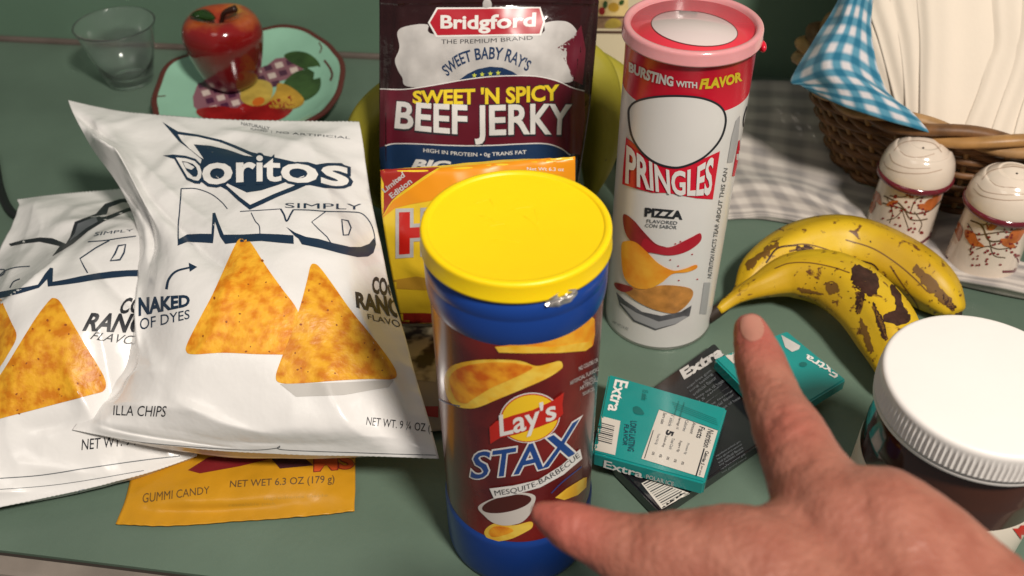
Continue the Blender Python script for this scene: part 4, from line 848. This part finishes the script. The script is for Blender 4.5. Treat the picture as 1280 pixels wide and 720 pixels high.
# blue plaid liner
m_bp = plaid('blue_checked_cloth', (.60, .57, .58), (.09, .26, .36), (.02, .14, .23), (4.6, 9), soft=.6)
nL = Vector((-.45, -.65, .6)).normalized(); pL = Vector((.245, .648, .108))
rowsL = [[(1068,-60,.0),(1080,-60,.004),(1094,-60,.0),(1104,-60,-.01)],[(1048,0,0),(1064,-2,.010),(1078,0,.006),(1090,10,-.004)],[(1020,42,.0),(1046,40,.012),(1070,45,.004),(1092,60,-.006)],
 [(988,98,-.004),(1028,82,.014),(1066,85,.010),(1108,112,-.004)],[(1000,106,.0),(1048,112,.012),(1090,118,.010),(1140,140,.0)],[(1012,114,.0),(1056,134,.008),(1105,150,.008),(1163,166,.002)]]
GL = net(rowsL, pL, nL, 60, 60, lambda u, v, p: .0045*nz(p, 30, 2)+.002*nz(p, 80, 4)+.003*(ridged(p, 22, 7)-.5))
bm = grid_bm(GL, lambda u, v: .0012, nL); ln = obj('basket_liner', bm, m_bp); tag(ln, 'blue and white plaid cloth hanging over the left rim of the wicker basket', 'cloth')
# napkins
m_nap = mat('cream_paper', (.74, .65, .54), .75, .25, .02, 15, .25, 300, bdist=.0005)
nN = Vector((-.1, -.80, .60)).normalized(); pN = Vector((.33, .640, .10))
left = [[(1046,-70),(1052,0),(1070,45),(1092,95),(1112,140),(1132,186)],[(1072,-70),(1082,0),(1098,50),(1112,100),(1124,145),(1135,188)],[(1100,-70),(1112,0),(1124,50),(1130,100),(1134,150),(1140,190)],[(1140,-70),(1146,0),(1150,50),(1150,100),(1150,150),(1152,192)],
 [(1236,-20),(1240,50),(1232,80),(1222,115),(1205,160),(1196,192)],[(1276,10),(1270,60),(1262,95),(1250,130),(1238,165),(1230,196)],[(1310,20),(1300,60),(1290,95),(1278,130),(1268,165),(1262,198)]]
for k, lf in enumerate(left):
    rows = []; (ax_, ay_), (bx2, by2) = lf[0], lf[1]; lf = [(ax_+(ax_-bx2)*1.4, ay_-(150 if ay_ < -50 else 210))]+lf  # added unseen top row: taller stack casts shade on the back wall
    for (x, y) in lf:
        rows.append([(x, y, 0), (x+26, y+1, .0042), (x+70, y+3, .0050), (x+150, y+4, .004), (1500, y+6, 0)])
    b0 = .0035*k
    b0 = .0050*k-.014; W_ = [[(x, y, b+b0) for x, y, b in row] for row in rows]
    G = net(W_, pN, nN, 60, 40, lambda u, v, p, k=k: .0005*math.sin(u*30+k+v*2.5)*(1-u)+.0010*nz((p[0], p[1]*.3, p[2]*.3), 45, k))
    bm = grid_bm(G, lambda u, v: .0028, nN)
    o = obj('paper_napkin', bm, m_nap)
    lb = ['cream napkin at the far left of the stack in the wicker basket', 'second cream napkin from the left in the wicker basket', 'third cream napkin from the left in the wicker basket', 'widest cream napkin in the middle of the basket stack', 'cream napkin fanned over the middle of the stack', 'second cream napkin from the right in the basket', 'cream napkin at the right end of the basket stack'][k]
    tag(o, lb, 'napkin', 'cream paper napkins in the basket')
# ------------------------------------------------------------------ shakers
m_cer = mat('cream_ceramic', (.68, .58, .48), .16, .5, .06, 30, coat=.6); m_mar = mat('maroon_glaze', (.13, .012, .022), .12, coat=.6)
m_br = mat('branch_brown_glaze', (.10, .06, .03), .2, coat=.4); m_berry = mat('berry_glaze', (.22, .02, .02), .15, coat=.5); m_lf = mat('autumn_leaf_glaze', (.42, .11, .025), .2, .5, .3, 90, coat=.4); m_brush = mat('brush_line_glaze', (.42, .30, .22), .2, coat=.4)
def shaker(c, label, items, domeitems, hole):
    s = thing('salt_shaker', c, label, 'shaker', 'ceramic salt and pepper shakers')
    pf = [(0, .0015), (.0215, .0015), (.0232, 0), (.0248, .0012), (.0252, .0035), (.0250, .008), (.0245, .02), (.0238, .035), (.0234, .048), (.0236, .0535)]
    bm = lathe(pf, c, 96); T = Target(bm); bd_ = obj('pot', bm, m_cer, s)
    bm = lathe([(.0236, .0530), (.0262, .0536), (.0276, .0550), (.0280, .0568), (.0276, .0586), (.0262, .0594)], c, 96); obj('rim', bm, m_mar, s)
    dp = [(.0266, .0592), (.0266, .062), (.0258, .067), (.0240, .0725), (.0208, .0775), (.0192, .0788), (.0184, .0789), (.0165, .0808), (.0125, .0836), (.0112, .0840), (.0100, .0839), (.0070, .0852), (.003, .0860), (0, .0861)]
    PV = [Vector((a, b, 0)) for a, b in dp]; dp = [tuple(crpath(PV, k/40)[:2]) for k in range(41)]; dp[-1] = (0, dp[-1][1])
    bm = lathe([(max(0, a), b) for a, b in dp], c, 96); T2 = Target(bm); dm = obj('dome', bm, m_cer, s)
    art('painting', bd_, T, items, 3); art('brush_line', dm, T2, domeitems, 3)
    bm = bmesh.new(); h = T2.hit(*hole); sphere(bm, h[0], .0008, 10); obj('pour_hole', bm, m_tip, dm)
q = cc(1040, 120, 2.77)
def sprig(pts): return pts
rnd = random.Random(12)
def berries(q, x0, x1, y0, y1, n, sd):
    r = random.Random(sd); return [(m_berry, 2, ell(*q([(r.uniform(x0, x1), r.uniform(y0, y1))])[0], r.uniform(1.1, 2.0), r.uniform(1.0, 1.8), 0, 10)) for _ in range(n)]
def leafp(cx, cy, a, L, w):
    c, s = math.cos(R(a)), math.sin(R(a)); pts = [(-L, 0), (-L*.3, -w), (L*.3, -w*.8), (L, 0), (L*.3, w*.7), (-L*.4, w)]
    return [(cx+x*c-y*s, cy+x*s+y*c) for x, y in pts]
it = [(m_br,0,stroke(q([(180,345),(230,370),(270,405),(330,400),(380,360)]), 1.8)), (m_br,0,stroke(q([(270,405),(290,360),(330,345)]), 1.2)), (m_br,0,stroke(q([(250,390),(220,420),(190,430)]), 1.2)), (m_br,0,stroke(q([(240,385),(255,430),(265,460)]), 1.0)), (m_br,0,stroke(q([(190,350),(210,400),(200,440)]), 1.0)),
 (m_lf,1,poly(leafp(*q([(345,370)])[0], -35, 14, 6), True)), (m_lf,1,poly(leafp(*q([(365,345)])[0], -60, 11, 5), True)), (m_lf,1,poly(leafp(*q([(155,350)])[0], 60, 12, 5), True)), (m_lf,1,poly(leafp(*q([(140,380)])[0], 100, 10, 4), True)), (m_mar,0,stroke(q([(262,516),(300,512),(335,488),(345,470)]), 3.0)),(m_br,0,stroke(q([(175,370),(215,380),(250,395),(270,425),(300,430),(330,425)]), 1.6)),(m_br,0,stroke(q([(200,345),(245,350),(290,335),(340,330)]), 1.3)),(m_br,0,stroke(q([(285,400),(310,440),(300,470)]), 1.1)),(m_lf,1,poly(leafp(*q([(320,385)])[0], 20, 9, 4), True)),(m_lf,1,poly(leafp(*q([(210,370)])[0], -20, 8, 3), True))]+berries(q, 175, 330, 340, 475, 46, 3)
it2 = [(m_brush,0,stroke(q([(215,190),(240,165),(290,155),(350,165),(380,195)]), .8)), (m_brush,0,stroke(q([(180,225),(190,245),(240,265),(320,268),(380,255)]), .9)), (m_brush,0,stroke(q([(235,190),(260,208),(310,212),(355,200)]), .8)), (m_brush,0,stroke(q([(200,200),(215,230),(270,250),(340,250)]), .7))]
shaker(P(1120, 291, .003), 'left cream ceramic shaker with painted berries and maroon rim, in front of the basket', it, it2, (1154, 185))
q = cc(1040, 120, 2.77)
it = [(m_br,0,stroke(q([(480,430),(520,450),(545,500),(600,495),(650,460)]), 2.0)), (m_br,0,stroke(q([(545,500),(530,470),(510,440)]), 1.2)), (m_br,0,stroke(q([(545,500),(560,550),(600,560)]), 1.3)), (m_br,0,stroke(q([(500,440),(540,445),(580,440)]), 1.0)), (m_br,0,stroke(q([(470,440),(490,480),(480,540)]), 1.0)),
 (m_lf,1,poly(leafp(*q([(640,480)])[0], -40, 15, 7), True)), (m_lf,1,poly(leafp(*q([(660,450)])[0], -70, 12, 5), True)), (m_lf,1,poly(leafp(*q([(485,490)])[0], 50, 13, 6), True)), (m_lf,1,poly(leafp(*q([(440,470)])[0], 90, 12, 5), True)), (m_lf,1,poly(leafp(*q([(500,510)])[0], 20, 11, 4), True)), (m_mar,0,stroke(q([(372,485),(370,510),(385,550),(400,562)]), 3.0)), (m_mar,0,stroke(q([(590,608),(640,605),(700,590)]), 3.0)), (m_mar,0,stroke(q([(640,560),(650,590),(630,600)]), 1.6)),(m_br,0,stroke(q([(470,470),(510,480),(550,475),(600,470),(660,480)]), 1.6)),(m_br,0,stroke(q([(500,530),(540,520),(580,530),(640,520)]), 1.4)),(m_br,0,stroke(q([(520,450),(560,430),(600,440)]), 1.3)),(m_lf,1,poly(leafp(*q([(610,510)])[0], 30, 11, 5), True)),(m_lf,1,poly(leafp(*q([(560,450)])[0], -25, 9, 4), True))]+berries(q, 470, 650, 430, 590, 56, 8)
it2 = [(m_brush,0,stroke(q([(520,290),(550,260),(620,245),(665,250)]), .8)), (m_brush,0,stroke(q([(490,320),(520,345),(590,360),(665,360)]), .9)), (m_brush,0,stroke(q([(545,290),(575,312),(640,318)]), .8)), (m_brush,0,stroke(q([(500,300),(530,330),(600,342),(665,340)]), .7))]
shaker(P(1224, 330, .004), 'right cream ceramic shaker with painted berries and maroon rim, at the picture edge', it, it2, (1271, 217))
# ------------------------------------------------------------------ black cord
bm = bmesh.new(); tube(bm, [P(-60,120,.004), P(-14,180,.004), P(0,235,.004), P(12,262,.004), P(30,274,.004), P(70,290,.004)], [.0035]*6, 10, 40)
tag(obj('power_cord', bm, mat('black_rubber', (.012, .014, .014), .45)), 'black cord curving over the table at the left edge beside the white bag', 'cord')
# ------------------------------------------------------------------ gum packs
m_teal = mat('teal_card', (.006, .25, .235), .2, .5, .06, 25, .25, 60, coat=.6, bdist=.0006); m_blk = mat('black_card', (.013, .012, .014), .2, .5, .2, 60, .3, 70, coat=.5, bdist=.0006)
m_teald = mat('dark_teal_print', (.004, .13, .12), .25, coat=.4); m_panel = mat('cream_panel', (.60, .56, .50), .3, coat=.4)
def pack(name, label, cor, th, m, loc):
    t = thing(name, loc, label, 'gum pack', 'packs of chewing gum on the table')
    c = [P(*k) for k in cor]; n = (c[1]-c[0]).cross(c[2]-c[0]).normalized(); n = n if n.z > 0 else -n
    bm = bmesh.new(); prism(bm, c, -n*th); bmesh.ops.bevel(bm, geom=bm.edges[:], offset=.0011, segments=3, affect='EDGES'); T = Target(bm, True)
    obj('carton', bm, m, t, smooth=False); return t, T
gB, TgB = pack('gum_pack', 'black gum pack with a barcode, flat on the table underneath the two teal packs', [(893,428,.0105),(985,530,.0105),(825,640,.0105),(733,545,.0105)], .010, m_blk, P(860, 540))
q = cc(740, 450, 3.6)
rnd = random.Random(5)
tx = [(m_wgrey,1,text('Extra', q([(418,85),(590,-22)]), q([(398,48),(570,-60)]), .05))]
for k in range(9):
    x, y = 430+k*14, 120+k*15
    tx.append((m_inkgrey,1,text(['sugarfree gum', 'long lasting', 'artificial flavor', 'keep out of heat', '15 sticks'][k % 5], q([(x, y+14), (x+135-rnd.random()*40, y-66)]), q([(x-6, y+4), (x+128-rnd.random()*40, y-76)]), .01)))
for k in range(6):
    x, y = 560+k*5, 440+k*14
    tx.append((m_inkgrey,1,text(['ingredients sorbitol gum', 'base glycerol natural', 'and artificial flavors', 'soy lecithin color'][k % 4], q([(x, y), (x+110, y-68)]), q([(x-5, y-9), (x+105, y-77)]), .01)))
art('lettering', gB, TgB, tx, 4)
bars = [(m_panel,0,poly(q([(222,556),(262,536),(440,600),(312,670)])))]
for k, wd in enumerate((3, 1.2, 2, 1, 2.4, 1, 1.6, 2.6, 1, 1.5, 2.2, 1)):
    f = (k+.8)/13; a = (262+(440-262)*f, 536+(600-536)*f); b = (222+(312-222)*f, 556+(670-556)*f)
    bars.append((m_ink,1,stroke(q([(a[0]*.94+b[0]*.06, a[1]*.94+b[1]*.06), (b[0]*.9+a[0]*.1, b[1]*.9+a[1]*.1)]), wd*.6, False)))
art('barcode', gB, TgB, bars, 4)
gA, TgA = pack('gum_pack', 'teal gum pack with large white nutrition panel, nearest of the packs, touching the red can', [(761,467,.0235),(909,510,.0245),(881,604,.0235),(741,566,.0225)], .0115, m_teal, P(820, 540))
rot = lambda s, a, b, c, d, m=m_ink, bo=.01, L=2: (m, L, text(s, q([a, b]), q([c, d]), bo))
art('logo', gA, TgA, [(m_white,2,text('Extra', q([(105,90),(70,226)]), q([(163,102),(124,242)]), .022))], 4)
art('side_lettering', gA, TgA, [(m_white,1,text('Extra', q([(54,480),(226,529)]), q([(58,448),(231,497)]), .018)), (m_wgrey,1,text('POLAR ICE', q([(245,530),(368,565)]), q([(247,511),(370,546)]), .005))], 1.0, .0005)
pan = [(m_panel,1,poly(q([(302,224),(566,318),(502,532),(222,446)]))), (m_ink,2,stroke(q([(276,318),(236,445)]), 1.0, False)), (m_ink,2,stroke(q([(505,400),(468,524)]), 1.8, False)), (m_ink,2,stroke(q([(303,225),(565,319)]), .5, False)),
 rot('Nutrition', (522,312), (500,392), (548,322), (528,400), bo=.02), rot('Facts', (484,300), (468,350), (508,308), (494,358), bo=.02), rot('5', (338,318), (330,336), (368,326), (360,344), bo=.05)]
rows_ = ['Serv size', '1 stick', 'Servings 15', 'Calories', 'Amount', 'Total Fat 0g', 'Sodium 0mg', 'Total Carb', 'Sugars 0g', 'Protein 0g']
for k in range(5):
    x = 322+k*33; y = 238+k*11
    pan.append(rot(rows_[k], (x, y), (x-14, y+50), (x+14, y+5), (x, y+55), m_inkgrey if k % 2 else m_ink))
    x2 = x-28; y2 = y+92
    pan.append(rot(rows_[5+k], (x2, y2), (x2-14, y2+50), (x2+13, y2+5), (x2-1, y2+55), m_ink if k % 2 else m_inkgrey))
    pan.append(rot('0%', (x2-22, y2+84), (x2-26, y2+98), (x2-11, y2+88), (x2-15, y2+102), m_ink))
pan += [rot('Calories 5', (512,410), (490,470), (526,416), (504,476), bo=.03), rot('per pack', (490,478), (476,520), (502,482), (488,524))]
art('nutrition_panel', gA, TgA, pan, 4)
art('lettering', gA, TgA, [rot('LONG LASTING', (174,275), (160,410), (202,278), (188,414), m_navy, .012, 1), rot('FLAVOR', (146,290), (138,384), (166,294), (158,388), m_navy, .012, 1), rot('15 sticks', (228,135), (222,180), (252,140), (246,186), m_teald, .02, 1),
 (m_teald,1,poly(q([(185,215),(205,210),(225,225),(235,245),(215,248),(190,240)]), True))]+[rot('sorbitol gum base glycerol mannitol', (x, 185+i*6), (x-30, 285+i*7), (x+10, 188+i*6), (x-20, 288+i*7), m_teald, .01, 1) for i, x in enumerate((385, 410, 435, 460, 485, 510)) if i < 2]
 +[(m_teald,1,stroke(q([(360+i*4, 190+i*10), (560+i*2, 268+i*9)]), .5, False)) for i in range(4)], 4)
bars = [(m_panel,1,poly(q([(20,248),(128,276),(104,430),(2,404)])))]
for k, wd in enumerate((2, 1, 2.6, 1, 1.6, 3, 1, 2, 1, 2.4)):
    f = .2+k*.056; a = (20-18*f, 248+156*f); b = (128-24*f, 276+154*f)
    bars.append((m_ink,2,stroke(q([(a[0]+12, a[1]+3), (b[0]-22, b[1]-5)]), wd*.55, False)))
art('barcode', gA, TgA, bars, 4)
gC, TgC = pack('gum_pack', 'teal gum pack lying behind the index finger, its white lettering upside down', [(893,448,.0215),(984,413,.0215),(1058,474,.0215),(972,527,.0215)], .0095, m_teal, P(975, 470))
q = cc(880, 400, 5.82)
art('lettering', gC, TgC, [(m_white,1,text('Extra', q([(1006,388),(752,252)]), q([(950,424),(728,292)]), .02)), (m_teald,1,ell(*q([(720,325)])[0], 5, 3)), (m_panel,1,poly(q([(130,240),(230,190),(300,270),(215,320)]))), (m_wgrey,1,poly(q([(560,110),(700,190),(690,215),(640,235),(590,200)])))], 3)
# ------------------------------------------------------------------ jar with the white lid
JX, JY = .2221, .3067
jr = thing('spread_jar', (JX, JY, 0), 'glass jar of dark brown spread with a wide ribbed white screw lid, beside the hand', 'jar')
m_wlid = mat('white_plastic', (.80, .765, .73), .38, .45, .01, 30, .08, 200)
m_spread = mat('dark_brown_spread', (.045, .014, .007), .12, .5, .3, 20, coat=.8); m_jlab = mat('cream_label', (.66, .60, .50), .3)
pf = [(.0350, 0), (.0405, .002), (.0438, .008), (.0445, .018), (.0445, .085), (.0440, .098), (.0425, .108), (.041, .113), (.041, .120)]
PV = [Vector((a, b, 0)) for a, b in pf]; pf2 = [(0, .001)]+[tuple(crpath(PV, k/48)[:2]) for k in range(49)]
bm = lathe(pf2, (JX, JY, 0), 128); obj('glass_body', bm, m_spread, jr)
bm = lathe([(.0446, .020), (.0448, .0203), (.0448, .0806), (.0446, .081)], (JX, JY, 0), 128); TJr = Target(bm); lb = obj('paper_label', bm, m_jlab, jr)
art('red_print', lb, TJr, [(m_lred,1,poly([(1252,652),(1262,648),(1270,645),(1290,668),(1320,700),(1300,705),(1280,680),(1262,655)])), (m_ink,1,poly([(1276,640),(1300,636),(1300,648),(1280,650)]))], 4)
zz = [(.0418, .1170), (.0462, .1170), (.0466, .1174), (.0467, .1190), (.0466, .1200)]
n0 = len(zz); zz += [(.0467, .1200+k*.0013) for k in range(10)]; n1 = len(zz)
zz += [(.0467, .1335), (.0467, .1345), (.0465, .1358), (.0459, .1368), (.0450, .1373), (.0440, .1374), (.02, .1376), (0, .1376)]
def ribs(a, k):
    if n0 < k < n1:
        s = math.sin(a*118); return 1+.0135*(max(-.3, s)-.2)*min(1, (n1-k)/2.5)
    return 1
bm = lathe(zz, (JX, JY, 0), 118*8, rf=ribs); obj('screw_lid', bm, m_wlid, jr)
# ------------------------------------------------------------------ hand
hb_ = bmesh.new()
def limb(pts, n=36, seg=20):
    pos = [D(x, y, d) for x, y, d, r in pts]; rad = [r for *_, r in pts]
    tube(hb_, pos, rad, seg, n)
    for p, r in ((pos[0], rad[0]), (pos[-1], rad[-1])): sphere(hb_, p, r*.99, 16)
IDX = [(938,412,.372,.0072),(944,432,.367,.0086),(953,462,.357,.0098),(966,500,.345,.0105),(984,538,.333,.0124),(1006,585,.320,.0140),(1040,655,.303,.0170)]
THB = [(677,642,.318,.0050),(706,655,.315,.0084),(752,674,.311,.0100),(800,694,.307,.0134),(860,702,.302,.0165),(935,712,.297,.0200),(1030,780,.285,.0240),(1130,880,.262,.0260)]
limb(IDX); limb(THB)
WR = (1190,900,.252,.0270)
for mc in ((1040,655,.303,.0170),(1102,655,.299,.0175),(1165,692,.292,.0165),(1232,738,.286,.0150)):
    limb([mc, ((mc[0]+WR[0])/2-8, (mc[1]+WR[1])/2, (mc[2]+WR[2])/2, .0185), WR])
limb([(985,690,.302,.0170),(1050,740,.293,.022),(1120,820,.275,.025)])
limb([(1040,655,.303,.0165),(1102,655,.299,.0168),(1165,692,.292,.0160),(1232,738,.286,.0145)])
limb([(1060,700,.300,.018),(1120,730,.290,.019),(1190,780,.278,.019)])
limb([WR, (1290,1060,.236,.0275), (1420,1300,.225,.034), (1560,1560,.215,.038)])
for (x, y, d) in ((1102,655,.299),(1165,692,.292),(1232,738,.286)):   # curled fingers underneath
    limb([(x, y, d, .0150), (x+4, y+22, d+.030, .0105), (x+4, y+62, d+.046, .0098)], 16); limb([(x+4, y+62, d+.046, .0098), (x, y+120, d+.036, .0090), (x-4, y+135, d+.016, .0080)], 16)
me = bpy.data.meshes.new('hand_raw'); hb_.to_mesh(me); hb_.free(); ho = bpy.data.objects.new('hand_raw', me); COL.objects.link(ho)
md = ho.modifiers.new('r', 'REMESH'); md.mode = 'VOXEL'; md.voxel_size = .00125; md.use_smooth_shade = True
ms_ = ho.modifiers.new('s', 'SMOOTH'); ms_.iterations = 22; ms_.factor = .5
bpy.context.view_layer.update(); me2 = bpy.data.meshes.new_from_object(ho.evaluated_get(bpy.context.evaluated_depsgraph_get())); bpy.data.objects.remove(ho)
bm = bmesh.new(); bm.from_mesh(me2); bm.normal_update()
creases = [([(950,470),(962,474),(978,466)], .00035, 3.5), ([(952,478),(965,482),(980,474)], .0003, 3), ([(962,528),(978,536),(996,526),(1012,518)], .0007, 5), ([(968,548),(988,552),(1010,538)], .0006, 5), ([(975,518),(990,520),(1004,510)], .0005, 4), ([(960,600),(985,585),(1010,575)], .0006, 7),
 ([(785,652),(790,672),(786,696)], .0005, 5), ([(798,650),(803,672),(800,700)], .0005, 5), ([(812,652),(816,675),(813,700)], .0004, 4), ([(700,636),(712,650),(708,668)], .0002, 3)]
def projpx(p):
    d = p-CAM; z = d.dot(fw); return 640+FPX*d.dot(rt2)/z, 360-FPX*d.dot(up2)/z
for v in bm.verts:
    vd = (v.co-CAM).normalized(); x, y = projpx(v.co); off = .00022*nz(v.co, 160, 2)+.00055*nz(v.co, 50, 5)+.00022*(ridged(v.co, 230, 3)-.5)
    if v.normal.dot(vd) < .1:
        for pts, dep, wd in creases:
            if abs(x-pts[0][0]) > 90 or abs(y-pts[0][1]) > 90: continue
            dm = 1e9
            for (ax, ay), (bx_, by_) in zip(pts, pts[1:]):
                L = (bx_-ax)**2+(by_-ay)**2; t = max(0, min(1, ((x-ax)*(bx_-ax)+(y-ay)*(by_-ay))/L)); dm = min(dm, math.hypot(x-ax-t*(bx_-ax), y-ay-t*(by_-ay)))
            off -= dep*math.exp(-(dm/wd)**2)
        for (bx_, by_, rr_, hh) in ((990,530,22,.0012),(1102,630,46,.0022),(1168,668,44,.0022),(1040,625,40,.0018),(800,672,30,.0008)):
            off += hh*math.exp(-((x-bx_)**2+(y-by_)**2)/rr_**2)
    v.co += v.normal*off
m_skin = mat('skin', (.27, .090, .060), .48, .4, 0, 70, .6, 420, sss=.08, col2=(.36, .145, .100), ramp=(.32, .68), bdist=.0010, detail=7)
nt = m_skin.node_tree; b = nt.nodes['Principled BSDF']; src = b.inputs['Base Color'].links[0].from_socket   # redder fingertips and knuckle
g = nt.nodes.new('ShaderNodeNewGeometry')
for cpt, r0, r1, am in ((D(938,410,.365), .008, .026, .7), (D(690,648,.315), .006, .028, .6), (D(990,538,.322), .003, .016, .3)):
    vd_ = nt.nodes.new('ShaderNodeVectorMath'); vd_.operation = 'DISTANCE'; nt.links.new(g.outputs['Position'], vd_.inputs[0]); vd_.inputs[1].default_value = cpt
    mr = nt.nodes.new('ShaderNodeMapRange'); nt.links.new(vd_.outputs['Value'], mr.inputs[0]); mr.inputs[1].default_value = r0; mr.inputs[2].default_value = r1; mr.inputs[3].default_value = am; mr.inputs[4].default_value = 0
    mx = nt.nodes.new('ShaderNodeMix'); mx.data_type = 'RGBA'; nt.links.new(mr.outputs[0], mx.inputs['Factor']); nt.links.new(src, mx.inputs['A']); mx.inputs['B'].default_value = (.42, .095, .075, 1); src = mx.outputs['Result']
nt.links.new(src, b.inputs['Base Color'])
Thd = Target(bm); hand = obj('person', bm, m_skin)
tag(hand, 'right hand pointing with index finger and thumb spread, palm down, in the foreground', 'person')
# nails
m_nail = mat('nail', (.44, .19, .14), .25, .5, coat=.3)
def nail(pts, par):
    vs, fs = poly(pts, True, 28); return art('nail', par, Thd, [(m_nail,0,(vs, fs))], 3, .0002)
nail([(926,402),(932,395),(943,394),(951,400),(955,414),(950,424),(938,427),(928,418)], hand)
# ------------------------------------------------------------------ light
w = bpy.data.worlds.new('World'); sc.world = w; w.use_nodes = True
w.node_tree.nodes['Background'].inputs[0].default_value = (1.0, .96, .92, 1); w.node_tree.nodes['Background'].inputs[1].default_value = .13
def lamp(name, loc, target, size, power, col):
    l = bpy.data.lights.new(name, 'AREA'); l.shape = 'DISK'; l.size = size; l.energy = power; l.color = col
    o = bpy.data.objects.new(name, l); COL.objects.link(o); o.location = loc
    o.rotation_euler = (Vector(target)-Vector(loc)).to_track_quat('-Z', 'Y').to_euler(); return o
lamp('ceiling_lamp', (.52, -.46, 1.48), (.05, .45, 0), .26, 35, (1, .92, .83))
lamp('fill_lamp', (-.9, -.5, 2.0), (0, .5, 0), .9, 4.5, (1, .93, .85))  # weak soft fill added from the left, no known source in the room
sc.view_settings.view_transform = 'Standard'; sc.view_settings.look = 'None'; sc.view_settings.exposure = 0.02; sc.view_settings.gamma = 1
sc.cycles.use_denoising = True
sc.render.engine = 'CYCLES'
